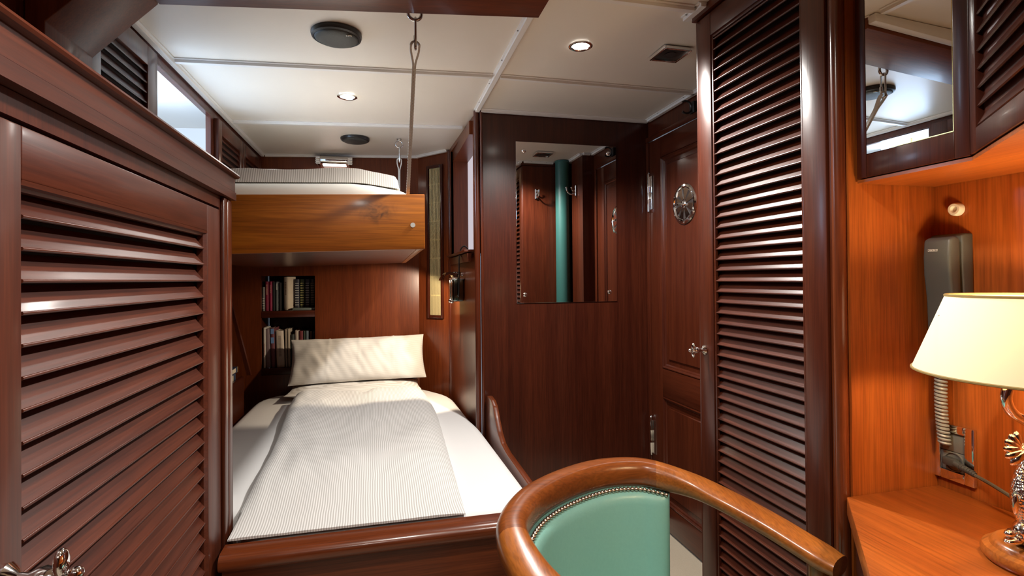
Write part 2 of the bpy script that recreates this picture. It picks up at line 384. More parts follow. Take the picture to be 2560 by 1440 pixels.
b = MB(); b.box(-.43, -.40, .717, 1.372, 1.298, 1.36, .002); b.box(-.43, -.40, .717, 1.372, .12, .2, .002)
b.prism([(-.405, 1.298), (-.400, 1.298), (-.401, 1.292), (-.407, 1.290), (-.409, 1.286), (-.42, 1.286), (-.42, 1.298)], 'y', .717, 1.372)
b.prism([(.717, 1.298), (.722, 1.292)] and [(-.42, .717), (-.401, .717), (-.407, .727), (-.42, .727)], 'z', .2, 1.298); b.prism([(-.42, 1.372), (-.401, 1.372), (-.407, 1.362), (-.42, 1.362)], 'z', .2, 1.298)
b.build('rail', fy, door)
b = MB(); slats(b, -.404, -1, .727, 1.362, 1.255-.0375*28, 29, .0375, .025, .008, .0352); b.build('louvre_panel', wood('mid', 'Y', .33, .2, 2.), door)
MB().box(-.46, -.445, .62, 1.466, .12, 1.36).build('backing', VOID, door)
def turn_knob(base, ax, parent, sc=1.):
    """chrome turn catch: rosette, waisted stem and a flat oval thumb grip"""
    ax = Vector(ax); base = Vector(base); b = MB()
    b.lathe([(.0, 0), (.016*sc, 0), (.017*sc, .003*sc), (.013*sc, .007*sc), (.007*sc, .012*sc), (.006*sc, .02*sc), (.010*sc, .027*sc), (.011*sc, .034*sc), (.007*sc, .042*sc), (.005*sc, .05*sc), (0, .051*sc)], base, ax, n=20)
    c = base+ax*.046*sc
    b.ball(c+Vector((0, 0, .012*sc)), 1, (.006*sc, .010*sc, .014*sc), 14); b.ball(c+Vector((0, 0, -.012*sc)), 1, (.006*sc, .010*sc, .014*sc), 14)
    b.ball(c+ax*.012*sc, .007*sc, n=12)
    return b.build('turn_knob', CHROME, parent)
turn_knob((-.40, .687, .857), (1, 0, 0), door, 1.15)

# small louvre doors high on the left wall
def high_cupboard(y0, y1, z0, z1, lab, n, hinge=True, inset=.05):
    t = thing('wall_cupboard', lab, 'cupboard', (-.69, (y0+y1)/2, z0), 'small louvre cupboards above the left ledge')
    x = -.689; b = MB()
    b.box(x, x+.018, y0, y0+inset, z0, z1, .0015); b.box(x, x+.018, y1-inset, y1, z0, z1, .0015)
    b.box(x, x+.018, y0+inset, y1-inset, z1-.06, z1, .0015); b.box(x, x+.018, y0+inset, y1-inset, z0, z0+.05, .0015)
    b.build('door_frame', wood('mid', 'Z', .2, .4), t)
    b = MB(); hz = z1-.06-(z0+.05); m = n
    slats(b, x+.016, -1, y0+inset, y1-inset, z0+.056, m, hz/m, .010, .004, hz/m*.8); b.build('louvre_panel', wood('dark', 'Y', .22, .4), t)
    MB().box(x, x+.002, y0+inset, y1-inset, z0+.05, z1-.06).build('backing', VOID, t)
    return t
high_cupboard(1.43, 1.832, 1.471, 1.88, 'small louvre cupboard above the left ledge, between the beam knee and the bright window', 10, inset=.068)
high_cupboard(2.455, 2.855, 1.56, 1.868, 'small louvre cupboard on the left above the upper bunk, just past the bright window', 7)
high_cupboard(2.86, 3.26, 1.56, 1.868, 'small louvre cupboard on the left above the upper bunk, in the far corner', 7)

# ------------------------------------------------------------------ upper bunk (slung, slightly raised at its outer end)
TL = .031
def tilt(bm):
    for v in bm.verts: v.co.z += (v.co.x-.13)*TL
ub = thing('hanging_bunk', 'slung upper bunk with an orange varnished end board, hanging on straps over the lower bed', 'bunk', (-.28, 2.5, 1.27))
b = MB(); b.box(-.685, .13, 1.70, 1.722, 1.277, 1.452, .0025); tilt(b.bm); eb = b.build('end_board', wood('bunk', 'X', .34, .15, 2.2, ((.28-.02, 0, .125), .085)), ub)
b = MB(); b.box(.106, .13, 1.723, 3.24, 1.278, 1.452, .0025); tilt(b.bm); b.build('side_board', wood('bunk', 'Y', .32, .2, 2.), ub)
b = MB(); b.box(-.685, .105, 1.7225, 3.24, 1.279, 1.293); tilt(b.bm); b.build('base_panel', wood('mid', 'X', .22, .4, 2.5), ub)
b = MB(); b.lathe([(0, -.004), (.0075, -.004), (.008, -.001), (.006, .001), (0, .001)], (.092, 1.6995, 1.352), (0, 1, 0), n=18)
b.build('bolt', plain('brushed_steel', (.62, .62, .60), .45, .6), eb)
# upper mattress
def padded(outline, z0, z1, r, seg=4, nseg=6):
    """mattress: outline polygon with rounded top and bottom edges"""
    b = MB(); n = len(outline); c = Vector((sum(p[0] for p in outline)/n, sum(p[1] for p in outline)/n))
    pts = []
    for i in range(n):                       # resample edges
        a = Vector(outline[i]); d = Vector(outline[(i+1) % n])
        k = max(1, int((d-a).length/.06))
        pts += [a.lerp(d, j/k) for j in range(k)]
    for _ in range(2):
        pts = [pts[i-1]*.25+pts[i]*.5+pts[(i+1) % len(pts)]*.25 for i in range(len(pts))]
    m = len(pts); nm = []
    for i in range(m):
        tt = (pts[(i+1) % m]-pts[i-1]).normalized(); nm.append(Vector((tt.y, -tt.x)))
    area = sum(pts[i].x*pts[(i+1) % m].y-pts[(i+1) % m].x*pts[i].y for i in range(m))
    sg = 1 if area > 0 else -1
    rg = []
    for k in range(seg+1):
        a = math.pi/2*k/seg; rg.append((r*(1-math.sin(a)), z0+r*(1-math.cos(a))))
    for k in range(seg+1):
        a = math.pi/2*k/seg; rg.append((r*(1-math.cos(a)), z1-r*(1-math.sin(a))))
    b.rings([[Vector((*(pts[i]-nm[i]*sg*off), z)) for i in range(m)] for off, z in rg], caps=False)
    bot = [Vector((*(pts[i]-nm[i]*sg*rg[0][0]), z0)) for i in range(m)]
    b.bm.verts.ensure_lookup_table(); V = b.bm.verts[:]
    b.bm.faces.new(V[:m]); last = V[-m:]
    cv = None
    prev = last
    for f in (.85, .6, .3):
        ring = [b.bm.verts.new(Vector((*(c+(Vector(v.co.xy)-c)*f), z1))) for v in last]
        for i in range(m): b.bm.faces.new((prev[i], prev[(i+1) % m], ring[(i+1) % m], ring[i]))
        prev = ring
    cv = b.bm.verts.new(Vector((c.x, c.y, z1)))
    for i in range(m): b.bm.faces.new((prev[i], prev[(i+1) % m], cv))
    return b
b = padded([(-.683, 1.726), (.09, 1.726), (.10, 1.76), (.10, 3.22), (-.683, 3.22)], 1.296, 1.497, .045)
for v in b.bm.verts:
    q = v.co
    if q.z > 1.4:
        q.z -= .024*sm(-.10, .09, q.x)
tilt(b.bm)
b.build('mattress', SHEETC, label='cream sheeted mattress of the upper bunk, behind the orange end board', cat='mattress')
def blanket(x0, x1, y0, y1, zt, th, mat, name, label, cat, fold=.03, nu=90, nv=60, hf=None, open_foot=False, soft=1.):
    """quilt laid over a bed: closed shell with soft rolled edges"""
    b = MB()
    def top(u, v):
        x = x0+(x1-x0)*u; y = y0+(y1-y0)*v
        e = min(u*(x1-x0), (1-u)*(x1-x0)*soft, 9 if open_foot else v*(y1-y0), (1-v)*(y1-y0))
        k = math.sqrt(max(0, 1-(1-min(1, e/th))**2))
        return x, y, k
    def ft(u, v):
        x, y, k = top(u, v); z = zt + k*(th + (hf(x, y) if hf else 0)); return Vector((x, y, z))
    def fb(u, v):
        x, y, k = top(u, v); return Vector((x, y, zt-.0005))
    b.grid(ft, nu, nv); b.grid(fb, 30, 20) if False else None
    V = b.bm.verts[:]
    # bottom closed by mirrored flat sheet sharing the rim
    B = {}
    for i in range(nu+1):
        for j in range(nv+1):
            v = V[i*(nv+1)+j]
            if i in (0, nu) or j in (0, nv):
                if not open_foot or j != 0: B[(i, j)] = v; continue
                if i in (0, nu): B[(i, j)] = v; continue
            B[(i, j)] = b.bm.verts.new((v.co.x, v.co.y, zt))
    for i in range(nu):
        for j in range(nv): b.bm.faces.new((B[(i, j)], B[(i, j+1)], B[(i+1, j+1)], B[(i+1, j)]))
    if open_foot:
        for i in range(nu):
            q = [V[i*(nv+1)], V[(i+1)*(nv+1)], B[(i+1, 0)], B[(i, 0)]]
            q = [v for n_, v in enumerate(q) if v not in q[:n_]]
            if len(q) > 2: b.bm.faces.new(q)
    return b
def uf(x, y):
    f = .016*nz(x*5, y*3, 1.)+.006*nz(x*16, y*9, 3)
    return f*.7 + .006*math.exp(-((x+.2)/.2)**2)
b = blanket(-.68, .055, 1.765, 2.95, 0, .052, DUVETU, '', '', '', nu=110, nv=40, hf=uf, soft=1.8)
for v in b.bm.verts:
    x = v.co.x; v.co.z += 1.500 - .022*sm(-.10, .09, x)+ (x-.13)*TL
b.build('duvet', DUVETU, label='striped duvet folded on top of the slung upper bunk', cat='duvet')

# ------------------------------------------------------------------ bunk straps on eye bolts
def strap(x, y, zb, lab, lab2, xb, yb):
    z = zc(x)
    e = thing('eye_bolt', lab2, 'eye bolt', (x, y, z), 'steel eye bolts in the ceiling')
    b = MB(); b.lathe([(.0, -.001), (.013, -.001), (.013, -.004), (.009, -.007), (.006, -.009), (.006, -.014)], (x, y, z), n=20); b.build('collar', STEEL, e)
    b = MB(); b.tube([(x+.018*math.cos(a*math.pi/14), y, z-.030+.018*math.sin(a*math.pi/14)) for a in range(28)], .0048, 10, closed=True); b.build('ring', STEEL, e)
    s = thing('hanging_strap', lab, 'strap', (x, y, zb), 'webbing straps holding the upper bunk')
    # snap hook: long link
    zt = z-.0425; L = .086
    pts = []
    for k in range(24):
        a = 2*math.pi*k/24; pts.append((x+.001, y+.008*math.cos(a), zt-L/2+(L/2)*math.sin(a)*1.0 if False else zt-L/2+ (L/2-.008)*(1 if math.sin(a) > 0 else -1)+.008*math.sin(a)))
    b = MB(); b.tube(pts, .0032, 8, closed=True); b.lathe([(.005, -.008), (.005, .008)], (x+.001, y+.008, zt-L*.62), (0, 0, 1), n=10)
    b.build('snap_hook', STEEL, s)
    z1 = zt-L+.010
    b = MB()
    # webbing loop around the hook then a doubled band down to the bunk
    top = Vector((x, y, z1)); bot = Vector((xb, yb, zb)); d = (bot-top); Ln = d.length
    n = max(20, int(Ln/.0045)); w = .0105; th = .0022
    for s_ in (-1, 1):
        rg = []
        for i in range(n+1):
            f = i/n; q = top.lerp(bot, f)
            open_ = .0085*(1-sm(0.02, .14, f*Ln/.4)) + .0028
            ridge = .0007*(i % 2)
            cx = q.x+s_*open_; ww = w*.62
            tt = th+ridge
            rg.append([Vector((cx-tt, q.y-ww, q.z)), Vector((cx+tt, q.y-ww, q.z)), Vector((cx+tt, q.y+ww, q.z)), Vector((cx-tt, q.y+ww, q.z))])
        b.rings(rg)
    b.tube([(x+.0113*math.cos(a), y, z1+.0113*math.sin(a)) for a in [math.pi*k/10 for k in range(11)]], .0035, 6)
    b.build('webbing', WEB, s, sharp=25)
strap(.089, 1.462, 1.425, 'near grey ribbed webbing strap holding the front of the upper bunk', 'steel eye bolt in the ceiling beside the deck beam, above the near strap', .078, 1.748)
strap(.088, 2.90, 1.46, 'far grey webbing strap holding the head of the upper bunk', 'steel eye bolt in the ceiling near the far wall, above the far strap', .085, 2.912)

# ------------------------------------------------------------------ lower bunk
lb = thing('lower_bunk', 'built-in lower bed base with a rounded mahogany rail at its foot', 'bunk', (.03, 2.3, 0))
b = MB(); b.box(-.387, .455, 1.425, 1.445, 0, .475); b.build('foot_board', wood('red', 'X', .28, .4), lb)
b = MB(); rp = []
for k in range(13):
    a = -math.pi/2+math.pi*k/12*1.0
    rp.append((1.412-.022*math.cos(a) if True else 0, .500+.022*math.sin(a)))
b.prism([(1.456, .478)]+rp+[(1.456, .522)], 'x', -.387, .462); b.build('foot_rail', wood('red', 'X', .14, .8, 1.), lb)
b = MB()
prof = [(1.457, .10), (1.457, .520), (1.95, .520), (2.04, .530), (2.10, .556), (2.15, .60), (2.19, .640), (2.24, .657), (2.31, .660), (2.345, .652), (2.36, .63), (2.36, .10)]
b.prism(prof, 'x', .446, .470, .006, 2); b.build('lee_board', wood('red', 'Y', .14, .8), lb)
b = MB(); b.box(-.385, .444, 1.447, 3.0, .27, .29); b.box(-.69, -.385, 1.57, 3.3, .27, .29); b.build('base_panel', dk, lb)
b = padded([(-.376, 1.462), (.443, 1.462), (.418, 2.33), (.40, 2.45), (.375, 2.98), (.20, 3.295), (-.60, 3.295), (-.685, 3.15), (-.685, 1.64), (-.376, 1.64), (-.376, 1.59)], .292, .526, .045)
for v in b.bm.verts:
    if v.co.z > .45: v.co.z += .0012*nz(v.co.x*6, v.co.y*5)
b.build('mattress', SHEET, label='white sheeted mattress of the wide lower bed', cat='mattress')
# duvet on the lower bed
def lf(x, y):
    f = .012*nz(x*4, y*3, 5)+.006*nz(x*9, y*6, 2)
    f += .018*math.exp(-((y-2.75)/.25)**2)
    # radiating creases near the left edge and at the foot
    f += .006*nz(x*22+y*6, y*7, 9)*(1-sm(-.42, -.05, x))
    f -= .022*math.exp(-((x+.09)/.035)**2)*sm(2.7, 2.98, y)
    f += .007*math.exp(-((y-1.545-.06*x)/.02)**2)*(1-sm(-.25, .0, x))
    return f
b = blanket(-.43, .235, 1.4575, 2.985, 0, .062, DUVET, '', '', '', nu=130, nv=170, hf=lf, open_foot=True, soft=.6)
for v in b.bm.verts:
    x, y = v.co.x, v.co.y
    v.co.x += .035*(1-sm(1.5, 3.0, y))*(1 if x > 0 else 1)*(1-sm(-.43, .1, x)) - .035*sm(2.0, 3.0, y)*(1-sm(-.43, .1, x))
    v.co.x -= (.006*(1-sm(1.46, 1.8, y)) + .02*sm(2.4, 3., y))*sm(-.1, .24, x) - .01*math.sin(y*3)*sm(0, .24, x)
    if y < 1.60: v.co.x = max(v.co.x, -.383+.0*x)
    if v.co.z > .001: v.co.z *= .10+.90*sm(1.44, 1.85, y)
    v.co.z += .5285
b.build('duvet', DUVET, label='striped duvet spread over the lower bed up to the pillows', cat='duvet')
# pillows
def pillow(M, w, h, th, seed, wr=.006, n=46):
    b = MB()
    def side(sg):
        def f(u, v):
            a = u*2-1; c = v*2-1
            k = (max(0, 1-abs(a)**3.2))**.55*(max(0, 1-abs(c)**3.0))**.6
            x = a*w/2*(1-.035*(1-abs(c)**2)*abs(a)**4); y = c*h/2*(1-.05*(1-abs(a)**2)*abs(c)**4)
            r = wr*nz(x*11+seed, y*13, seed)*(.4+k)+wr*.8*nz(x*26+y*14, y*9, seed+4)*k
            e = min(1., k*6)
            return M @ Vector((x, y, sg*(k*th/2)+r*e))
        return f
    b.grid(side(1), n*2, n); b.grid(side(-1), n*2, n)
    return b
Mp = Matrix.Translation((-.138, 3.195, .722)) @ Matrix.Rotation(R(57), 4, 'X') @ Matrix.Rotation(R(.8), 4, 'Z')
b = pillow(Mp, .755, .282, .11, 3., .011)
for v in b.bm.verts:
    l = Mp.inverted() @ v.co
    for cx in (-.17, .0, .19):                       # pressed fold lines of the pillowcase
        if l.z > 0: v.co.z += .004*math.exp(-((l.x-cx-.03*l.y)/.004)**2)
b.build('pillow', PILLOW, label='striped pillow leaning upright against the back wall of the lower bed', cat='pillow', weld=1e-5, group=None)
Mq = Matrix.Translation((-.155, 3.137, .568))
pillow(Mq, .72, .29, .062, 8., .004).build('pillow', PILLOW, label='flat striped pillow lying underneath the upright pillow on the lower bed', cat='pillow', weld=1e-5)

# ------------------------------------------------------------------ bookcase, side shelf and books
bc = thing('bookcase', 'dark recessed bookcase with two shelves in the back wall left of the pillow', 'bookcase', (-.54, 3.44, .63))
b = MB(); b.box(-.708, -.6915, 3.341, 3.56, .63, 1.207); b.box(-.3925, -.375, 3.341, 3.56, .63, 1.207); b.box(-.708, -.375, 3.341, 3.56, 1.207, 1.225); b.box(-.708, -.375, 3.341, 3.56, .61, .629)
b.box(-.69, -.394, 3.55, 3.56, .63, 1.207); b.build('carcass', dk, bc)
MB().box(-.691, -.393, 3.322, 3.55, .964, 1.002, .002).build('shelf', wood('mid', 'X'), bc)
MB().box(-.691, -.393, 3.322, 3.345, .6295, .668, .002).build('fiddle', wood('mid', 'X'), bc)
def bookmat(name, col, rough=.55): return plain(name, col, rough, var=.1)
def book(x, w, h, z, col, lab, lean=0., dep=.15, y0=3.352, bands=None, bcol=(.5, .4, .15), title=None, turn=0.):
    b = MB(); m = Matrix.Translation((x+w/2, y0, z)) @ Matrix.Rotation(turn, 4, 'Z') @ Matrix.Rotation(lean, 4, 'Y')
    sp = [(-w/2, .006), (-w/2*.8, .002), (-w/4, 0), (w/4, 0), (w/2*.8, .002), (w/2, .006), (w/2, dep), (w/2-.002, dep), (w/2-.002, .012), (-w/2+.002, .012), (-w/2+.002, dep), (-w/2, dep)]
    b.prism(sp, 'z', 0, h, M=m); nf = len(b.bm.faces)
    b.box(-w/2+.002, w/2-.002, .012, dep-.005, .003, h-.003, M=m)
    b.bm.faces.ensure_lookup_table()
    for f in b.bm.faces[nf:]: f.material_index = 1
    k = len(b.bm.faces)
    if bands:
        for zz, hh in bands: b.box(-w/2*.78, w/2*.78, -.0012, .0025, zz*h, zz*h+hh, M=m)
    if title:
        random.seed(int(x*10000) % 991); zz = h*title[0]
        while zz < h*title[1]:
            d = random.uniform(.003, .008); b.box(-w*.16, w*.16, -.0006, .0025, zz, zz+d*.7, M=m); zz += d
    b.bm.faces.ensure_lookup_table()
    for f in b.bm.faces[k:]: f.material_index = 2
    return b.build('book', [bookmat('cover_%d' % int(abs(x)*1e4), col), PAPER, bookmat('spine_print_%d' % int(abs(x)*1e4), bcol, .4)], label=lab, cat='book', group='books in the bookcase')
T1, T0 = 1.003, .669
bd = [(.08+.085*i, .004) for i in range(10)]
book(-.6885, .013, .14, T1, (.22, .22, .20), 'thin pale dotted book at the left end of the upper shelf', bands=[(.1+.1*i, .005) for i in range(5)], bcol=(.6, .6, .55))
book(-.6735, .019, .172, T1, (.23, .012, .045), 'left of the two crimson volumes on the upper shelf', title=(.55, .9), bcol=(.5, .3, .2))
book(-.6525, .018, .172, T1, (.27, .012, .055), 'right of the two crimson volumes on the upper shelf, beside a black book', title=(.6, .88), bcol=(.4, .2, .15))
book(-.6325, .012, .17, T1, (.015, .018, .018), 'thin black book right of the crimson pair on the upper shelf')
book(-.6185, .017, .17, T1, (.10, .11, .11), 'grey and black book with a white title on the upper shelf', title=(.72, .95), bcol=(.7, .7, .65))
book(-.5985, .012, .165, T1, (.012, .010, .010), 'very dark book pressed against the tall cream book, upper shelf')
book(-.5800, .034, .197, T1+.002, (.62, .52, .40), 'tall cream book standing out above all others on the upper shelf', title=(.45, .85), bcol=(.30, .18, .12), dep=.07, turn=R(-28), y0=3.362)
for x, w, c, bcl, lab in ((-.516, .026, (.03, .03, .045), (.55, .55, .5), 'dark ornate volume with silver bands, next to the cream book'), (-.487, .026, (.03, .035, .012), (.5, .45, .18), 'dark green ornate volume with gold bands on the upper shelf'),
                          (-.458, .026, (.03, .025, .035), (.35, .33, .3), 'dark purple ornate volume with dull bands on the upper shelf'), (-.429, .026, (.035, .018, .015), (.22, .16, .1), 'dark brown ornate volume at the right end of the upper shelf')):
    book(x, w, .170, T1+.0145, c, lab, bands=bd, bcol=bcl, y0=3.384)
b = MB(); b.box(-.522, -.397, 3.338, 3.50, T1, T1+.0135, .001)
b.build('book', bookmat('cover_lying', (.16, .19, .17)), label='grey green book lying flat under the ornate volumes on the upper shelf', cat='book', group='books in the bookcase')
book(-.684, .012, .235, T0, (.62, .58, .52), 'white book leaning at the left end of the lower shelf', lean=R(0), title=(.3, .6), bcol=(.45, .2, .18), y0=3.348)
book(-.6700, .024, .228, T0, (.22, .16, .17), 'mauve grey book leaning beside the white one on the lower shelf', lean=R(-1))
book(-.6430, .022, .23, T0, (.16, .05, .06), 'blue and red book with a light blue top on the lower shelf', lean=R(-1), bands=[(.86, .03), (.62, .035)], bcol=(.16, .28, .52))
book(-.6120, .044, .215, T0, (.62, .53, .43), 'wide cream book with lettering on its spine, lower shelf', lean=R(-2), title=(.3, .85), bcol=(.30, .24, .2))
book(-.5650, .013, .222, T0, (.33, .27, .21), 'tan book right of the wide cream one on the lower shelf', lean=R(-1))
book(-.5500, .014, .224, T0, (.42, .35, .27), 'light tan book second right of the wide cream one, lower shelf', lean=R(-1))
book(-.5340, .020, .19, T0, (.05, .06, .055), 'dark grey low book in the middle of the lower shelf')
book(-.5120, .020, .213, T0, (.50, .42, .35), 'beige book partly behind the upright pillow, lower shelf')
book(-.4880, .022, .21, T0, (.17, .03, .035), 'dark red book behind the upright pillow on the lower shelf')
book(-.4640, .010, .21, T0, (.05, .07, .05), 'thin dark green book behind the pillow on the lower shelf')
book(-.4520, .019, .21, T0, (.14, .17, .20), 'blue grey book behind the pillow on the lower shelf')
book(-.4300, .015, .207, T0, (.21, .14, .10), 'brown book near the right end of the lower shelf')
book(-.4130, .016, .205, T0, (.06, .08, .10), 'dark blue book at the right end of the lower shelf')
ss = thing('side_shelf', 'low dark mahogany shelf along the left side of the lower bed', 'shelf', (-.8, 2.27, 0))
b = MB(); b.box(-.716, -.698, 1.57, 2.966, .1, .690, .003); b.build('front_board', wood('mid', 'Y', .2, .6), ss)
b = MB(); b.box(-.978, -.717, 1.57, 2.966, .662, .676); b.box(-.978, -.717, 2.948, 2.966, .1, .66); b.build('shelf_board', dk, ss)
def flat_book(x0, x1, y0, y1, z0, z1, c, c2, lab):
    b = MB(); b.box(x0, x1, y0, y1, z0, z0+.003); b.box(x0, x1, y0, y1, z1-.003, z1); b.box(x0, x1, y1-.022, y1, z0+.003, z1-.003); k = len(b.bm.faces)
    b.box(x0+.003, x1-.003, y0+.003, y1-.022, z0+.003, z1-.003); b.bm.faces.ensure_lookup_table()
    for f in b.bm.faces[k:]: f.material_index = 1
    k = len(b.bm.faces); b.box(x0-.0005, x1+.0005, y1-.004, y1+.0006, z0, z1); b.bm.faces.ensure_lookup_table()
    for f in b.bm.faces[k:]: f.material_index = 2
    b.build('book', [bookmat('cov', c), PAPER, bookmat('sp', c2)], label=lab, cat='book', group='books on the side shelf')
flat_book(-.90, -.722, 2.66, 2.90, .677, .716, (.03, .05, .10), (.05, .09, .16), 'dark blue book with cream pages lying at the bottom on the left side shelf')
flat_book(-.90, -.722, 2.68, 2.945, .717, .745, (.03, .035, .07), (.62, .38, .06), 'dark book with a yellow end lying topmost on the left side shelf')

# ------------------------------------------------------------------ brass grille, wall lamps
g0 = Vector((.272, 3.2575, 0)); g1 = Vector((.352, 3.1725, 0)); gd = (g1-g0).normalized(); gn = Vector((-gd.y*-1, gd.x*-1, 0)); gn = Vector((gd.y, -gd.x, 0))
GM = Matrix(((gd.x, gn.x, 0, g0.x), (gd.y, gn.y, 0, g0.y), (0, 0, 1, 0), (0, 0, 0, 1)))
GW = (g1-g0).length
t = thing('ventilation_grille', 'tall narrow brass grille in a dark wood frame on the corner wall beyond the bunk', 'grille', (.312, 3.215, .94))
b = MB(); fr = .016
for a in ((-.004, fr-.004, .945, 1.87), (GW-fr+.004, GW+.004, .945, 1.87)): b.box(a[0], a[1], .001, .016, a[2], a[3], .003, M=GM)
b.box(fr-.004, GW-fr+.004, .001, .016, 1.852, 1.87, .003, M=GM); b.box(fr-.004, GW-fr+.004, .001, .016, .945, .963, .003, M=GM); b.build('frame', wood('dark', 'Z', .15, .7), t)
b = MB(); n = 9
for i in range(n):
    x = fr+(GW-2*fr)*(i+.5)/n; b.box(x-.0022, x+.0022, .006, .011, .964, 1.851, M=GM)
for k in range(7): b.box(fr-.002, GW-fr+.002, .004, .0075, 1.08+k*.112, 1.086+k*.112, M=GM)
b.build('bars', BRASSD, t); MB().box(fr-.003, GW-fr+.003, .001, .002, .96, 1.855, M=GM).build('backing', VOID, t)
# upper bunk reading lamp
LAMPW = emit('lit_tube', (1., .93, .82), 6)
t = thing('wall_lamp', 'chrome bulkhead reading lamp high on the back wall above the upper bunk', 'lamp', (-.275, 3.27, 1.855), 'chrome bulkhead reading lamps')
b = MB(); b.prism([(3.318, 1.862), (3.318, 1.905), (3.262, 1.912), (3.246, 1.903), (3.240, 1.888), (3.243, 1.872), (3.256, 1.862)], 'x', -.355, -.198, .004, 3); b.build('body', CHROME, t)
for x in (-.374, -.1955):
    b = MB()
    for k in range(4): b.tube([(x, 3.318, 1.866+k*.011), (x, 3.25, 1.866+k*.011), (x+.018, 3.25, 1.866+k*.011), (x+.018, 3.318, 1.866+k*.011)], .006, 8)
    b.build('end_cap', CHROME, t)
MB().box(-.34, -.21, 3.262, 3.30, 1.857, 1.8615).build('diffuser', LAMPW, t)
# lower reading lamp
t = thing('wall_lamp', 'chrome reading lamp on the side wall right of the lower bed pillows', 'lamp', (.38, 2.76, 1.05), 'chrome bulkhead reading lamps')
b = MB(); b.box(.345, .402, 2.69, 2.79, 1.065, 1.18, .008, 3); b.build('body', plain('dark_chrome', (.20, .24, .22), .12, 1.), t)
b = MB(); b.box(.338, .345, 2.700, 2.712, 1.07, 1.178, .002); b.box(.338, .345, 2.768, 2.780, 1.07, 1.178, .002); b.box(.338, .405, 2.684, 2.796, 1.178, 1.188, .004)
for y in (2.706, 2.774): b.ball((.342, y, 1.066), .011, n=12)
b.build('chrome_edge', CHROME, t)
hp_ = [(.372, 1.189), (.372, 1.203), (.350, 1.214), (.330, 1.218), (.312, 1.213), (.298, 1.200), (.286, 1.182), (.283, 1.173), (.289, 1.174), (.297, 1.186), (.310, 1.198), (.328, 1.205), (.345, 1.199), (.352, 1.189)]
b = MB()
for k in range(len(hp_)//2-0):
    a_, b_ = hp_[k], hp_[(k+1)]; c_, d_ = hp_[len(hp_)-1-k-1], hp_[len(hp_)-1-k]
    if k < 6: b.prism([a_, b_, c_, d_], 'y', 2.70, 2.79)
b.build('hood', CHROME, t, weld=1e-5)
b = MB(); b.tube([(.345, 2.75, 1.207), (.37, 2.75, 1.212), (.40, 2.75, 1.205)], .008, 10); b.lathe([(.012, 0), (.012, .012)], (.398, 2.75, 1.205), (1, 0, 0), n=14); b.build('arm', CHROME, t)
b = MB(); b.tube(catmull([(.372, 2.694, 1.09), (.372, 2.672, 1.10), (.374, 2.665, 1.18), (.374, 2.66, 1.28), (.380, 2.655, 1.325), (.395, 2.64, 1.345), (.412, 2.64, 1.336), (.418, 2.645, 1.322)], 6), .0035, 8); b.build('cable', BLACK, t)

# ------------------------------------------------------------------ mirror on the screen wall
t = thing('wall_mirror_glass', 'frameless rectangular mirror held by four chrome screws on the dark screen wall', 'mirror', (.85, 2.36, 1.065))
MB().box(.5985, 1.0985, 2.3595, 2.3645, 1.066, 1.814, .0006, 1).build('glass', MIRROR, t)
for x, z in ((.637, 1.105), (1.058, 1.111), (.637, 1.772), (1.058, 1.778)):
    MB().lathe([(0, -.007), (.006, -.0065), (.0095, -.004), (.0105, -.001), (.0105, 0)], (x, 2.3592, z), (0, 1, 0), n=18).build('mirror_screw', CHROME, t)

# ------------------------------------------------------------------ door to the washroom
XD = 1.275
dm = wood('mid', 'Z', .17, .7); dmy = wood('mid', 'Y', .17, .7)
b = MB(); b.box(XD+.001, XD+.025, 1.735, 2.335, .012, 1.836); d1 = b.build('door_1', dm, kind=S())
for y0, y1 in ((2.235, 2.335), (1.735, 1.83)): b = MB(); b.box(XD-.010, XD+.001, y0, y1, .012, 1.836, .001); b.build('stile', dm, d1)
b = MB()
for z0, z1 in ((1.742, 1.836), (.625, .755), (.012, .13)): b.box(XD-.010, XD+.001, 1.83, 2.235, z0, z1, .001)
b.build('cross_rail', dmy, d1)
def mould(b, y0, y1, z0, z1, w=.022):
    pr = [(0, 0), (-.013, .003), (-.014, .007), (-.008, .012), (-.006, .017), (0, w)]
    loop = [(y0, z0, 1, 1), (y1, z0, -1, 1), (y1, z1, -1, -1), (y0, z1, 1, -1)]
    b.rings([[Vector((XD+.0005+dx, y+sy*o, z+sz*o)) for dx, o in pr] for y, z, sy, sz in loop], closed=True)
b = MB(); mould(b, 1.83, 2.235, .755, 1.742); mould(b, 1.83, 2.235, .13, .625); b.build('panel_moulding', dm, d1, sharp=25)
b = MB()
for y0, y1, z0, z1 in ((1.87, 2.19, .80, 1.70), (1.87, 2.19, .175, .58)):
    b.box(XD-.006, XD+.001, y0, y1, z0, z1, .005, 1)
b.build('raised_panel', dm, d1)
b = MB(); b.box(XD-.018, XD-.0005, 1.715, 2.362, 1.8385, 1.862, .004); b.box(XD-.018, XD-.0005, 2.3385, 2.362, 0, 1.838, .004); b.box(XD-.018, XD-.0005, 1.712, 1.7325, 0, 1.838, .004); b.build('door_frame', wood('mid', 'Z', .15, .7), d1)
for z in (1.50, .32):
    b = MB(); b.lathe([(0, 0), (.007, 0), (.007, .058), (.0075, .06), (.007, .062), (.007, .118), (.0075, .12), (.007, .122), (.007, .18), (.004, .186), (0, .19)], (XD-.016, 2.337, z), n=14)
    b.box(XD-.0115, XD-.010, 2.30, 2.336, z+.01, z+.17); b.build('hinge', CHROME, d1)
b = MB(); vc = Vector((XD-.006, 2.034, 1.496))
b.lathe([(.086, 0), (.088, .005), (.084, .010), (.076, .011), (.070, .007), (.068, .004), (.0, .004)], vc, (-1, 0, 0), n=48)
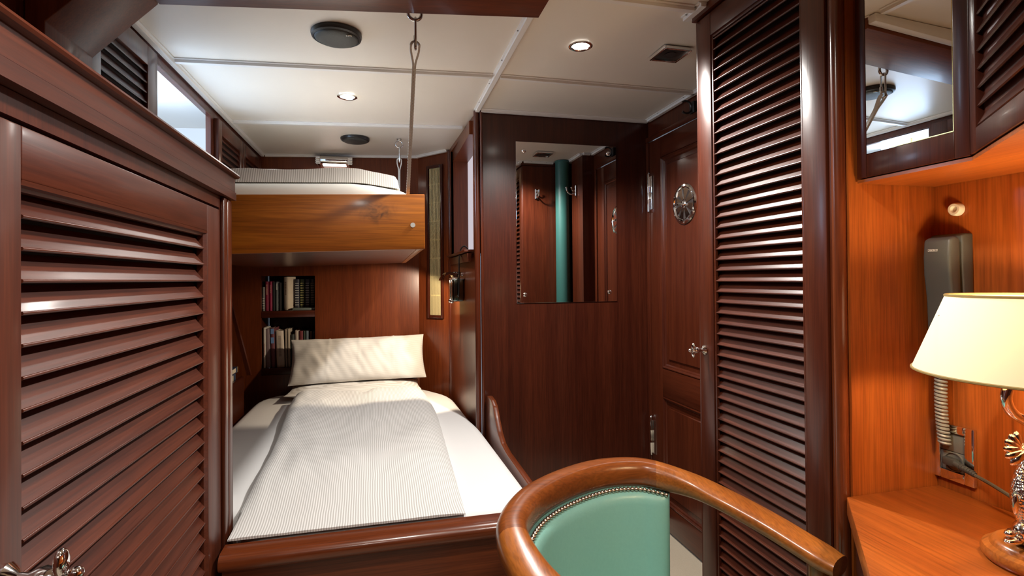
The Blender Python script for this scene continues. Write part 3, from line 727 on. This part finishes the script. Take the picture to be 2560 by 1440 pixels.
b.lathe([(.018, .004), (.018, .010), (.012, .014), (0, .014)], vc, (-1, 0, 0), n=20); b.lathe([(.005, .01), (.005, .024), (.008, .026), (.008, .032), (0, .033)], vc+Vector((0, .01, .0)), (-1, 0, 0), n=14)
for k in range(8):
    a = 2*math.pi*k/8+.3; m = Matrix.Translation(vc+Vector((-.006, 0, 0))) @ Matrix.Rotation(a, 4, 'X')
    b.prism([(.018, -.006), (.066, -.017), (.066, .017), (.018, .006)], 'x', -.002, .002, M=m @ Matrix.Rotation(0, 4, 'X'))
for k in range(6):
    a = 2*math.pi*k/6+.5; b.ball(vc+Vector((-.010, .080*math.cos(a), .080*math.sin(a))), .004, n=8)
vent = b.build('round_ventilator', CHROME, d1)
b = MB()
for k in range(8):
    a = 2*math.pi*(k+.5)/8+.3; m = Matrix.Translation(vc+Vector((-.0045, 0, 0))) @ Matrix.Rotation(a, 4, 'X')
    b.prism([(.02, -.004), (.064, -.012), (.064, .012), (.02, .004)], 'x', -.0006, .0006, M=m)
b.build('opening', VOID, vent)
# black spring clip above the door
t = thing('spring_clip', 'black plastic C-shaped clip on the wall above the washroom door', 'clip', (XD, 1.955, 1.87))
b = MB(); cc = Vector((XD-.0425, 1.962, 1.889))
b.tube([cc+Vector((-.026*math.cos(a), 0, .026*math.sin(a))) for a in [R(50+26*k-0) for k in range(11)]], [.0035]+[.0045]*9+[.006], 8); b.build('jaw', BLACK, t)
b = MB(); b.box(XD-.017, XD-.0005, 1.945, 1.98, 1.862+.003, 1.913, .002); b.build('plate', BLACK, t)

# coat hooks seen in the mirror, green pipe
def coat_hook(p, n_, lab):
    p = Vector(p); n_ = Vector(n_); s_ = Vector((-n_.y, n_.x, 0))
    t = thing('coat_hook', lab, 'hook', p, 'chrome double coat hooks')
    b = MB(); b.tube([p+n_*.003+Vector((0, 0, -.032)), p+n_*.003+Vector((0, 0, .032))], [.010, .010], 12)
    for z in (-.022, .022): b.ball(p+n_*.008+Vector((0, 0, z)), .007, n=10)
    b.build('plate', CHROME, t)
    b = MB(); b.tube(catmull([p+n_*.006+Vector((0, 0, -.008)), p+n_*.035+Vector((0, 0, -.025)), p+n_*.062+Vector((0, 0, -.010)), p+n_*.07+Vector((0, 0, .015))], 6), .0042, 10)
    b.ball(p+n_*.07+Vector((0, 0, .017)), .0065, n=10)
    b.tube(catmull([p+n_*.006+Vector((0, 0, .004)), p+n_*.025+Vector((0, 0, -.002)), p+n_*.036+Vector((0, 0, .016))], 6), .004, 10); b.ball(p+n_*.036+Vector((0, 0, .018)), .006, n=10)
    b.build('prong', CHROME, t)
coat_hook((.985, 1.371, 1.735), (0, 1, 0), 'chrome double coat hook on the locker end, leftmost in the mirror reflection')
coat_hook((1.199, 1.56, 1.735), (-1, 0, 0), 'chrome double coat hook beside the washroom door, right of the reflected pipe')
t = MB(); t.lathe([(.052, 0), (.052, .006), (.046, .007), (.046, 1.935), (.05, 1.936), (.05, 1.946)], (1.148, 1.432, .001), n=28)
t.build('green_pipe', GREEN, label='round green painted pipe rising from floor to ceiling, seen reflected in the mirror', cat='pipe')

b = MB(); b.lathe([(.012, 0), (.012, 1.085), (.0085, 1.125), (.0015, 1.158)], (1.240, 1.412, .001), n=14)
b.build('white_pole', plain('white_lacquer', (.75, .73, .70), .4), label='white pole with a pointed tip beside the green pipe, seen only in the mirror', cat='pole')

# ------------------------------------------------------------------ tall louvre locker
XL = .89
lk = thing('louvre_locker', 'tall dark locker with a full-height louvre door, between washroom door and desk', 'locker', (1.0, 1.12, 0))
lz = wood('mid', 'Z', .22, .2); ly = wood('mid', 'Y', .22, .2)
b = MB(); b.box(XL+.03, 1.127, 1.345, 1.369, 0, 1.922); b.box(XL+.006, XL+.03, 1.345, 1.369, 0, 1.922); b.box(1.10, 1.127, .89, 1.345, 0, 1.922); b.build('carcass', lz, lk)
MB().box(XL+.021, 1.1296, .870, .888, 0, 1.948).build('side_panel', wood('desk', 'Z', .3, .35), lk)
b = MB(); b.lathe([(.0125, 0), (.0125, 1.922)], (XL+.011, .8845, 0), n=22); b.box(XL+.006, XL+.02, .8845, .902, 0, 1.922); b.build('corner_post', wood('red', 'Z', .16, .7), lk)
b = MB(); b.prism([(.86, 1.932), (.86, 1.949)] and [(XL-.006, 1.925), (XL-.004, 1.949), (XL+.02, 1.949), (XL+.02, 1.925)], 'y', .872, 1.372); b.box(XL+.02, 1.127, 1.345, 1.372, 1.925, 1.949); b.build('cornice', ly, lk)
ld = thing('door', None, None, (0, 0, 0)); ld.parent = lk; ld.location = Vector((XL, 1.13, .08))-Vector(lk.location)
b = MB(); b.box(XL, XL+.024, 1.293, 1.356, .08, 1.918, .002); b.build('stile', lz, ld)
b = MB(); b.box(XL, XL+.024, .904, .966, .08, 1.918, .002); b.build('stile', lz, ld)
b = MB(); b.box(XL, XL+.024, .966, 1.293, 1.853, 1.918, .002); b.box(XL, XL+.024, .966, 1.293, .08, .17, .002)
for y0, y1 in ((1.285, 1.293), (.966, .974)): b.box(XL+.003, XL+.012, y0, y1, .17, 1.853, .0015)
b.box(XL+.003, XL+.012, .974, 1.285, 1.845, 1.853, .0015); b.build('rail', ly, ld)
b = MB(); slats(b, XL+.004, 1, .973, 1.286, 1.1666-.0292*33, 57, .0292, .0195, .006, .0278); b.build('louvre_panel', wood('mid', 'Y', .24, .4, 2.), ld)
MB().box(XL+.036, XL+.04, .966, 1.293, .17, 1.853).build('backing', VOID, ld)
turn_knob((XL, 1.335, .972), (-1, 0, 0), ld, .8)

# ------------------------------------------------------------------ corner cabinet above the desk
A0 = Vector((.925, .866)); A1 = Vector((.925, .652)); dg = Vector((-.658, -.753)).normalized(); A2 = A1+dg*.42
cb = thing('corner_cabinet', 'dark mahogany wall cabinet above the desk with a mirror door and an angled louvre door', 'cabinet', (1.0, .6, 1.365))
dn = Vector((dg.y, -dg.x)); dn = dn if dn.x < 0 else -dn
inn = Vector((1.127, .866))
b = MB(); k = .014
poly = [(.925+k, .866), (.925+k, .652+.004), (A2.x-dn.x*k, A2.y-dn.y*k), (1.127, A2.y), (1.127, .866)]
b.prism(poly, 'z', 1.372, 1.945); b.build('body', dk, cb)
b = MB(); b.prism([(.925+.004, .866), (.925+.004, .653), (A2.x+.003, A2.y), (1.127, A2.y), (1.127, .866)], 'z', 1.365, 1.371); b.build('bottom_panel', wood('desk', 'Y', .3, .4), cb)
m1 = thing('mirror_door', None, None, (0, 0, 0)); m1.parent = cb; m1.location = Vector((.925, .76, 1.375))-Vector(cb.location)
b = MB(); b.box(.925, .938, .842, .864, 1.373, 1.945, .0015); b.box(.925, .938, .6535, .678, 1.373, 1.945, .0015); b.box(.925, .938, .678, .842, 1.373, 1.418, .0015); b.box(.925, .938, .678, .842, 1.90, 1.945, .0015)
b.build('frame', wood('dark', 'Z', .25, .4), m1)
MB().box(-.002, .006, -.0813, .0813, 1.4185, 1.8995, .0004, 1, M=Matrix.Translation((.929, .76, 0)) @ Matrix.Rotation(R(1.4), 4, 'Z')).build('glass', MIRROR, m1)
b = MB()
for q in ((.8385, .8412, 1.419, 1.899), (.6788, .6800, 1.419, 1.899)): b.box(.9262, .9266, q[0], q[1], q[2], q[3])
b.box(.9262, .9266, .68, .8385, 1.419, 1.4205); b.build('bevel_edge', BRASS, m1)
DM = Matrix(((dg.x, dn.x, 0, A1.x), (dg.y, dn.y, 0, A1.y), (0, 0, 1, 0), (0, 0, 0, 1)))
m2 = thing('louvre_door', None, None, (0, 0, 0)); m2.parent = cb; m2.location = Vector((.8, .5, 1.375))-Vector(cb.location)
b = MB()
for q in ((.004, .032), (.385, .42)): b.box(q[0], q[1], -.012, .002, 1.373, 1.945, .0015, M=DM)
b.box(.032, .385, -.012, .002, 1.373, 1.41, .0015, M=DM); b.box(.032, .385, -.012, .002, 1.90, 1.945, .0015, M=DM); b.build('frame', wood('dark', 'Z', .25, .4), m2)
b = MB(); th = .006; n = 17
for k in range(n):
    z = 1.413+k*.0288
    p = [(0, z+.001), (-.002, z-.0008), (-.0055, z+.001), (-.0165, z+.0235), (-.0125, z+.0255)]
    b.prism([(a, c) for a, c in p], 'x', .033, .384, M=DM)
b.build('louvre_panel', wood('dark', 'X', .22, .4, 2.), m2)

# ------------------------------------------------------------------ desk
dk_ = thing('corner_desk', 'built-in orange brown mahogany corner desk below the wall cabinet', 'desk', (.95, .4, 0))
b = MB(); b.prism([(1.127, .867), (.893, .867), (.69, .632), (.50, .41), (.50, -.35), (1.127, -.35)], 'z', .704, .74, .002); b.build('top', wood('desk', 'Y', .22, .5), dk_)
b = MB(); b.prism([(.905, .86), (.715, .64), (.56, .45), (.585, .43), (.74, .62), (.925, .845)], 'z', .60, .703); b.build('apron', dk, dk_)
b = MB(); b.box(.98, 1.125, -.34, .86, .0, .70); b.build('pedestal', dk, dk_)

# wall socket with plug-in cord
t = thing('wall_socket', 'chrome framed double wall socket with dark grey inserts above the desk corner', 'socket', (1.127, .834, .76))
XW = 1.1295
b = MB()
for q in ((.793, .811, .761, .875), (.858, .875, .761, .875), (.811, .858, .858, .875), (.811, .858, .761, .780)): b.box(XW-.009, XW, q[0], q[1], q[2], q[3], .002)
b.build('frame', CHROME, t)
b = MB(); b.box(XW-.004, XW, .811, .858, .780, .8185, .001); b.box(XW-.004, XW, .811, .858, .8195, .858, .001); b.lathe([(.0195, .0), (.0195, .003), (.0175, .003), (.017, .0005)], (XW-.004, .833, .7995), (-1, 0, 0), n=28); b.build('insert', GREY, t)
# telephone
ph = thing('telephone', 'charcoal wall telephone with a small brand badge, partly behind the lampshade', 'telephone', (1.10, .81, 1.03))
b = MB(); b.prism([(1.1293, 1.035), (1.1293, 1.262), (1.108, 1.262), (1.101, 1.258), (1.100, 1.20), (1.104, 1.13), (1.104, 1.035)], 'y', .7935, .858, .005, 3); b.build('base', PHONE, ph)
b = MB(); pr = [(1.096, 1.03), (1.0985, 1.13), (1.0965, 1.20), (1.0965, 1.252), (1.082, 1.256), (1.070, 1.250), (1.067, 1.215), (1.068, 1.18), (1.074, 1.13), (1.076, 1.07), (1.080, 1.03)]
b.prism(pr, 'y', .7932, .847, .006, 3); b.build('handset', PHONE, ph)
def text_mesh(txt, size, M, name, mat, parent):
    cu = bpy.data.curves.new(name, 'FONT'); cu.body = txt; cu.size = size; cu.align_x = 'CENTER'; cu.align_y = 'CENTER'; cu.extrude = .0001; cu.space_character = 1.15
    to = bpy.data.objects.new(name, cu); COL.objects.link(to)
    dgp = bpy.context.evaluated_depsgraph_get(); me = bpy.data.meshes.new_from_object(to.evaluated_get(dgp))
    bpy.data.objects.remove(to); bpy.data.curves.remove(cu)
    me.transform(Matrix.Translation(-parent_world(parent)) @ M); me.materials.clear(); me.materials.append(mat)
    o = bpy.data.objects.new(name, me); COL.objects.link(o); o.parent = parent; return o
# badge on the sloping face of the base
a = Vector((1.070, 1.250)); c = Vector((1.067, 1.215)); f = (1.250-1.229)/(1.250-1.215); bx = a.x+(c.x-a.x)*f
upv = Vector((a.x-c.x, 0, a.y-c.y)).normalized(); rv = Vector((0, -1, 0)); nv = rv.cross(upv)
BM_ = Matrix(((rv.x, upv.x, nv.x, bx), (rv.y, upv.y, nv.y, .826), (rv.z, upv.z, nv.z, 1.229), (0, 0, 0, 1)))
b = MB(); b.box(-.0095, .0095, -.0023, .0023, .0002, .0007, M=BM_); bd_ = b.build('badge', plain('badge_cream', (.62, .60, .52), .5), ph)
text_mesh('ALCATEL', .0042, BM_ @ Matrix.Translation((0, 0, .0009)), 'lettering', BLACK, bd_)
b = MB(); hp = []
for k in range(12*27):
    a = 2*math.pi*k/12; f = k/(12*27); hp.append((1.112+.0085*math.cos(a)-.008*math.sin(f*math.pi), .842+.0085*math.sin(a), 1.035-.20*f))
b.tube(hp, .0031, 6); b.build('coiled_cord', plain('cord_grey', (.24, .24, .22), .35), ph)
# rubber bumper
b = MB(); b.lathe([(.0, 0), (.0135, 0), (.0135, .004), (.0125, .010), (.011, .012), (.007, .012), (.005, .010), (.0045, .006), (0, .006)], (1.1295, .822, 1.312), (-1, 0, 0), n=28)
b.build('rubber_bumper', RUBBER, label='round white rubber bumper on the wall above the telephone', cat='bumper')

# ------------------------------------------------------------------ table lamp with a dolphin stem
LX, LY, LZ = .962, .588, .7405
tl = thing('table_lamp', 'lit table lamp with a silver dolphin stem and cream shade on the desk', 'lamp', (LX, LY, LZ))
b = MB(); b.lathe([(0, 0), (.066, 0), (.070, .005), (.071, .012), (.068, .018), (.060, .021), (.058, .026), (.054, .030), (.050, .031), (0, .031)], (LX, LY, LZ), n=48); b.build('foot', wood('chair', 'X', .12, .8), tl)
ux = rt.copy(); uz = Vector((0, 0, 1)); ud = Vector((fw.x, fw.y, 0)).normalized()
def lp(u, z, d=0.): return Vector((LX, LY, 0)) + ux*u + uz*z + ud*d
b = MB()
body = catmull([lp(.012, .795, -.004), lp(-.012, .800, -.008), lp(-.026, .818, -.008), lp(-.030, .845, -.004), lp(-.024, .870), lp(-.016, .892, .002), lp(-.0155, .907, .001), lp(-.024, .918, -.003), lp(-.037, .916, -.006)], 10)
m = len(body); RK = [.012, .0155, .0168, .0160, .0135, .0105, .0085, .0075, .0065]
rad = []
for i in range(m):
    f = i/10; k = min(int(f), 7); rad.append(RK[k]+(RK[k+1]-RK[k])*(f-k))
b.tube(body, rad, 20)
SCL, snt, spb = newmat('silver_scales'); spb.inputs['Base Color'].default_value = (.82, .79, .74, 1); spb.inputs['Metallic'].default_value = 1; spb.inputs['Roughness'].default_value = .14
stc = snt.nodes.new('ShaderNodeTexCoord'); svo = snt.nodes.new('ShaderNodeTexVoronoi'); svo.inputs['Scale'].default_value = 210; snt.links.new(stc.outputs['Object'], svo.inputs['Vector'])
sbp = snt.nodes.new('ShaderNodeBump'); sbp.inputs['Strength'].default_value = .9; sbp.inputs['Distance'].default_value = .0016; sbp.invert = True
snt.links.new(svo.outputs['Distance'], sbp.inputs['Height']); snt.links.new(sbp.outputs[0], spb.inputs['Normal'])
b.build('dolphin_body', SCL, tl)
b = MB()
tip = lp(-.040, .917, -.007)
for k in range(6):                                    # fan of the tail fin
    a = R(96+k*25); d = ux*math.cos(a)+uz*math.sin(a)
    m_ = Matrix.Translation(tip+d*.013+ud*(-.002*k)); q = d.to_track_quat('X', 'Z').to_matrix().to_4x4()
    b.ball((0, 0, 0), 1, (.016, .0045, .0048), 12, M=None) if False else bmesh.ops.create_uvsphere(b.bm, u_segments=12, v_segments=8, radius=1, matrix=m_ @ q @ Matrix.Diagonal((.0155, .0050, .0066, 1)))
b.build('tail_fin', plain('polished_silver', (.85, .82, .77), .1, 1.), tl)
b = MB()
for u, z, d, r_, sc in ((-.026, .797, -.010, .020, (1.3, 1, .9)), (-.054, .786, -.014, .010, (1.9, .9, .6)), (-.063, .797, -.016, .007, (1.2, .9, .8)), (-.004, .805, -.018, .022, (1, .8, 1.1)), (.018, .800, -.006, .026, (1.1, 1, .9)), (-.02, .818, -.022, .008, (1, 1, 1)),
                        (-.050, .838, -.012, .008, (.6, .5, 2.0)), (-.014, .782, .0, .030, (1.1, 1, .35)), (.012, .780, -.01, .03, (1, 1.1, .3)), (-.030, .828, -.006, .007, (1, 1, 1.2))):
    b.ball(lp(u, z, d), r_, sc, 16)
b.build('dolphin_head', plain('polished_silver_head', (.80, .76, .72), .1, 1.), tl)
b = MB(); b.tube(catmull([lp(.010, .778, .006), lp(.026, .805, .006), lp(.034, .845, .006), lp(.034, .885, .006), lp(.022, .925, .010), lp(-.008, .953, .012), lp(-.030, .968, .012), lp(-.041, .994, .010), lp(-.026, 1.03, .006), lp(0, 1.05, 0)], 8), .0075, 12); b.build('stem', CHROME, tl)
b = MB(); zb, zt_ = 1.027, 1.147; rb, rt_ = .154, .109
b.grid(lambda u, v: Vector((LX+(rb+(rt_-rb)*v)*math.cos(2*math.pi*u), LY+(rb+(rt_-rb)*v)*math.sin(2*math.pi*u), zb+(zt_-zb)*v)), 72, 8, cu=True)
SH, nt, pb = newmat('cream_shade'); tr = nt.nodes.new('ShaderNodeBsdfTranslucent'); tr.inputs[0].default_value = (.95, .84, .62, 1)
pb.inputs['Base Color'].default_value = (.82, .73, .52, 1); pb.inputs['Roughness'].default_value = .8
ms = nt.nodes.new('ShaderNodeMixShader'); ms.inputs[0].default_value = .11; nt.links.new(pb.outputs[0], ms.inputs[1]); nt.links.new(tr.outputs[0], ms.inputs[2]); nt.links.new(ms.outputs[0], nt.nodes['Material Output'].inputs[0])
b.build('shade', SH, tl)
GOLD = plain('dull_gold_braid', (.30, .21, .07), .5)
b = MB()
for rr, zz in ((rb, zb), (rt_, zt_)): b.tube([(LX+rr*math.cos(2*math.pi*k/72), LY+rr*math.sin(2*math.pi*k/72), zz) for k in range(72)], .0022, 6, closed=True)
b.build('shade_trim', GOLD, tl)
b = MB(); b.ball((LX, LY, 1.093), .022, (1, 1, 1.2), 20); b.build('bulb', emit('warm_bulb', (1., .72, .38), 14), tl)
b = MB(); b.lathe([(.012, 0), (.012, .03), (.009, .034)], (LX, LY, 1.04), n=16)
for k in range(3):
    a = 2*math.pi*k/3+.4; b.tube([(LX+.012*math.cos(a), LY+.012*math.sin(a), 1.055), (LX+.121*math.cos(a), LY+.121*math.sin(a), 1.115)], .0015, 6)
b.build('lamp_holder', BRASS, tl)
b = MB(); pc = Vector((1.118, .833, .801))
b.box(1.108, 1.1225, .818, .846, .793, .810, .004); b.tube([pc+Vector((-.006, -.012, 0)), pc+Vector((-.010, -.034, -.004)), pc+Vector((-.012, -.052, -.008))], [.0075, .006, .005], 10)
for k in range(6): b.lathe([(.0072-.0003*k, 0), (.0072-.0003*k, .002)], pc+Vector((-.0085-.0006*k, -.022-.005*k, -.002-.0008*k)), (-.1, -1, -.1), n=12)
b.build('plug', plain('plug_black', (.045, .045, .042), .45), tl)
b = MB(); b.tube(catmull([pc+Vector((-.012, -.050, -.008)), pc+Vector((-.02, -.09, -.014)), (1.085, .69, .775), (1.06, .64, .757), (1.02, .61, .7455), (.99, .60, .7455)], 8), .0034, 8); b.build('cord', plain('cord_dark', (.07, .065, .055), .5), tl)

# ------------------------------------------------------------------ captain's chair
CHO = Vector((.477, .90)); CP = Vector((.866, .5)); CF = Vector((.5, -.866))
def cw(p, f, z): q = CHO+CP*p+CF*f; return Vector((q.x, q.y, z))
ch = thing('captains_chair', 'round backed wooden armchair with green leather and a nailed edge, at the desk', 'chair', (CHO.x, CHO.y, 0))
half = [(.300, .250, .655), (.306, .20, .666), (.310, .12, .688), (.308, .03, .710), (.296, -.055, .730), (.255, -.140, .750), (.205, -.190, .758), (.115, -.228, .764), (0, -.240, .766)]
outer = half + [(-p, f, z) for p, f, z in half[-2::-1]]
oc = catmull(outer, 8)                       # (p,f,z) points along the outer edge
def railring(i):
    a = oc[max(i-1, 0)]; c = oc[min(i+1, len(oc)-1)]
    tt = Vector((c.x-a.x, c.y-a.y)).normalized(); n_ = Vector((-tt.y, tt.x))
    q = oc[i]
    if n_.dot(Vector((q.x, q.y-.1))) > 0: n_ = -n_      # inward
    s_ = sm(-.02, -.2, q.y) if False else sm(.05, -.22, q.y) if False else max(0, min(1, (.02-q.y)/.20)); s_ = s_*s_*(3-2*s_)
    w = .074-.016*s_; h = .040+.024*s_; ring = []
    e = i/(len(oc)-1); e = min(e, 1-e); tap = .86+.14*sm(0, .05, e)
    for k in range(20):
        a_ = 2*math.pi*k/20; cx, sz = math.cos(a_), math.sin(a_)
        x = w/2*(abs(cx)**.8)*(1 if cx > 0 else -1); z = h/2*(abs(sz)**.85)*(1 if sz > 0 else -1)
        lean = .014*s_*z/(h/2)
        o = w/2+.001+x*tap - lean*0
        ring.append(cw(q.x+n_.x*(o), q.y+n_.y*(o), q.z-h/2+z*tap))
    return ring
nR = len(oc)
def seam(pv): 
    return min(range(nR//2), key=lambda i: abs(oc[i].x-pv) + (0 if oc[i].y < .0 else 9))
iS = seam(.255); iE = nR-1-iS
b = MB(); b.rings([railring(i) for i in range(iS, iE+1)]); b.build('crest_rail', wood('crest', 'X', .2, .6, 1.), ch)
b = MB(); b.rings([railring(i) for i in range(0, iS+1)]); b.build('arm', wood('chair', 'Y', .24, .5), ch)
b = MB(); b.rings([railring(i) for i in range(iE, nR)]); b.build('arm', wood('chair', 'Y', .24, .5), ch)
# leather back pad following the inside of the crest
def inner(i, off):
    a = oc[max(i-1, 0)]; c = oc[min(i+1, nR-1)]; tt = Vector((c.x-a.x, c.y-a.y)).normalized(); n_ = Vector((-tt.y, tt.x)); q = oc[i]
    if n_.dot(Vector((q.x, q.y-.1))) > 0: n_ = -n_
    return q, n_, off
def padpt(u, v, off):
    fi = iS-3+(iE-iS+6)*u; i = int(fi); i = min(max(i, 0), nR-2); f = fi-i
    q = oc[i].lerp(oc[i+1], f); _, n_, _ = inner(i, 0); _, n2, _ = inner(i+1, 0); n_ = n_.lerp(n2, f).normalized()
    zt2 = q.z-.058; z = zt2+(.455-zt2)*v
    edge = min(1, min(u, 1-u)*9); edge = math.sqrt(max(0, 1-(1-edge)**2)); ev = min(1, min(v+.0, 1-v)*9); ev = math.sqrt(max(0, 1-(1-ev)**2))
    bul = .022*edge*ev
    inn_ = .050+off*bul+.03*v
    if off < 0: inn_ = .034+.03*v
    return cw(q.x+n_.x*inn_, q.y+n_.y*inn_, z)
b = MB(); b.grid(lambda u, v: padpt(u, v, 1), 60, 24); b.grid(lambda u, v: padpt(u, v, -1), 60, 24)
V = b.bm.verts; V.ensure_lookup_table(); N1 = 61*25
def vid(k, i, j): return V[k*N1+i*25+j]
for i in range(60):
    for j in (0, 24): b.bm.faces.new((vid(0, i, j), vid(0, i+1, j), vid(1, i+1, j), vid(1, i, j)))
for j in range(24):
    for i in (0, 60): b.bm.faces.new((vid(0, i, j), vid(0, i, j+1), vid(1, i, j+1), vid(1, i, j)))
b.build('back_pad', LEATHER, ch, sharp=50)
b = MB(); prev = None; cnt = 0
dist = 0; last = None
for k in range(1200):
    p = padpt(.012+.976*k/1199, .012, 1)+Vector((0, 0, .001))
    if last is None or (p-last).length >= .0098:
        q0 = padpt(.012+.976*k/1199, .012, 1); inw = (Vector((CHO.x, CHO.y, q0.z))-q0).normalized()
        b.ball(p+inw*.0015, .0052, n=10); last = p
b.build('nail_trim', LEATH2, ch)
# seat, posts, legs
b = MB()
sp = [(p*.80, f*.80+.0) for p, f, z in [(q.x, q.y, q.z) for q in oc[::3]]]+[(-.26, .25), (-.12, .285), (.12, .285), (.26, .25)]
sp = [(CHO+CP*p+CF*f) for p, f in sp]
b.prism([(q.x, q.y) for q in sp], 'z', .395, .425, .006); b.build('seat_frame', wood('chair', 'X', .24, .5), ch)
b = MB(); cs = sum((q for q in sp), Vector((0, 0)))/len(sp)
b.prism([((q.x-cs.x)*.93+cs.x, (q.y-cs.y)*.93+cs.y) for q in sp], 'z', .4255, .458, .015, 4); b.build('seat', LEATHER, ch)
for sx in (1, -1):
    b = MB(); pts = [cw(sx*.250, .19, .425), cw(sx*.262, .20, .50), cw(sx*.272, .205, .58), cw(sx*.272, .205, .632)]
    b.tube(catmull(pts, 5), [.013+.005*abs(math.sin(k*.4)) for k in range(16)], 12); b.build('arm_post', wood('chair', 'Z', .24, .5), ch)
    for fy, nm in ((.19, 'leg'), (-.14, 'leg')):
        b = MB(); x = .21 if fy > 0 else .17
        b.tube(catmull([cw(sx*x, fy, .394), cw(sx*x*1.05, fy*1.1, .25), cw(sx*x*1.12, fy*1.25, .0)], 6), [.021-.0007*k for k in range(13)], 14); b.build('leg', wood('chair', 'Z', .24, .5), ch)

# ------------------------------------------------------------------ ceiling fittings
def on_ceiling(x): return zc(x)-.0004
def speaker(x, y, lab, badge):
    z = on_ceiling(x)
    t = thing('ceiling_speaker', lab, 'speaker', (x, y, z), 'black ceiling speakers')
    MB().lathe([(0, 0), (.074, 0), (.0745, -.006), (.072, -.013), (.066, -.016), (.064, -.012)], (x, y, z-.001), n=56).build('rim', BLACK, t)
    MB().lathe([(.0655, -.011), (.064, -.016), (.058, -.020), (.035, -.0225), (0, -.023)], (x, y, z-.001), n=56).build('grille', SPEAK, t)
    if badge:
        b = MB(); b.box(x+.030, x+.046, y-.046, y-.037, z-.0235, z-.0215, .0008); bd = b.build('badge', RUBBER, t)
        b = MB(); b.box(x+.032, x+.037, y-.0455, y-.0375, z-.0242, z-.0234); b.box(x+.0385, x+.044, y-.044, y-.039, z-.0242, z-.0234); b.build('badge_print', BLACK, bd)
speaker(-.133, 1.68, 'black round ceiling speaker with a small white badge, nearest the deck beam', True)
speaker(-.14, 2.905, 'black round ceiling speaker farther back, above the head of the upper bunk', False)
GLOW = emit('downlight_glow', (1., .93, .83), 22)
def downlight(x, y, lab, power, ang=150, warm=(1., .90, .76), r=.034, src=.028, blend=.5):
    z = on_ceiling(x)
    t = thing('downlight', lab, 'light', (x, y, z), 'recessed ceiling downlights')
    MB().lathe([(.040, -.0006), (.040, -.003), (.036, -.005), (.030, -.0045), (.028, -.0015)], (x, y, z), n=40, caps=False).build('bezel', CHROME, t)
    MB().lathe([(0, -.0018), (.0285, -.0018), (.0285, -.0008), (0, -.0008)], (x, y, z), n=32).build('lens', GLOW, t)
    l = bpy.data.lights.new('downlight_beam', 'SPOT'); l.energy = power; l.color = warm; l.spot_size = R(ang); l.spot_blend = blend; l.shadow_soft_size = src
    o = bpy.data.objects.new('downlight_beam', l); COL.objects.link(o); o.location = (x, y, z-.03); return t
downlight(.64, 1.638, 'brightly lit recessed downlight in the ceiling panel in front of the mirror', 42, warm=(1., .96, .91))
downlight(-.138, 2.25, 'lit recessed downlight in the ceiling above the upper bunk', 9, warm=(1., .95, .89))
downlight(.10, .55, 'unseen downlight added as fill in the ceiling on the near side of the deck beam', 21, warm=(1., .94, .85), src=.04)  # out of view, added to fill the near half of the cabin
downlight(.64, .1, 'unseen fill downlight added in the ceiling over the desk, nearest the viewer', 13, warm=(1., .94, .85), src=.04)  # added fill lamp, no fitting seen here
downlight(-.1, -.6, 'added fill downlight, out of view in the ceiling behind the viewer', 9, warm=(1., .94, .85), src=.04)  # unseen lamp added only for extra fill from the rear
t = thing('ceiling_vent', 'square dark ceiling vent with a chrome rim in front of the louvre locker', 'vent', (.955, 1.617, 1.949))
b = MB(); cx, cy, hs = .958, 1.617, .052; z = 1.9485
for q in ((-hs, -hs+.008, -hs, hs), (hs-.008, hs, -hs, hs), (-hs+.008, hs-.008, -hs, -hs+.008), (-hs+.008, hs-.008, hs-.008, hs)): b.box(cx+q[0], cx+q[1], cy+q[2], cy+q[3], z-.013, z-.001, .002)
b.build('rim', CHROME, t)
b = MB(); b.box(cx-hs+.008, cx+hs-.008, cy-hs+.008, cy+hs-.008, z-.007, z-.001); b.lathe([(.018, -.007), (.020, -.009), (.012, -.0095), (0, -.009)], (cx, cy, z), n=24)
b.build('insert', BLACK, t)

# ------------------------------------------------------------------ lamps and daylight
def light(name, kind, loc, energy, col=(1, 1, 1), target=None, **kw):
    l = bpy.data.lights.new(name, kind); l.energy = energy; l.color = col
    for k, v in kw.items(): setattr(l, k, v)
    o = bpy.data.objects.new(name, l); COL.objects.link(o); o.location = loc
    if target is not None: o.rotation_euler = (Vector(target)-Vector(loc)).to_track_quat('-Z', 'Y').to_euler()
    return o
light('table_lamp_light', 'POINT', (LX, LY, 1.093), 13, (1., .72, .40), shadow_soft_size=.026)
light('lower_reading_light', 'SPOT', (.318, 2.75, 1.172), 12, (1., .82, .60), (.06, 3.2, .64), spot_size=R(112), spot_blend=.18, shadow_soft_size=.015)
light('upper_reading_light', 'SPOT', (-.275, 3.27, 1.85), 1.2, (1., .80, .55), (-.275, 3.2, 1.5), spot_size=R(160), spot_blend=.6, shadow_soft_size=.03)
light('window_light', 'AREA', (-.965, 2.08, 1.76), 4.6, (.50, .71, 1.), (0, 2.2, 1.72), shape='RECTANGLE', size=.5, size_y=.46)
W = bpy.data.worlds.new('world'); SC.world = W; W.use_nodes = True
W.node_tree.nodes['Background'].inputs[0].default_value = (.7, .82, 1, 1); W.node_tree.nodes['Background'].inputs[1].default_value = .6

vs = SC.view_settings; vs.view_transform = 'Standard'; vs.look = 'None'; vs.exposure = 1.0; vs.gamma = 1; vs.use_curve_mapping = False
cy = SC.cycles; cy.max_bounces = 10; cy.diffuse_bounces = 5; cy.glossy_bounces = 6; cy.transmission_bounces = 4; cy.sample_clamp_indirect = 6; cy.caustics_reflective = False; cy.caustics_refractive = False
cy.use_denoising = True; cy.use_adaptive_sampling = True
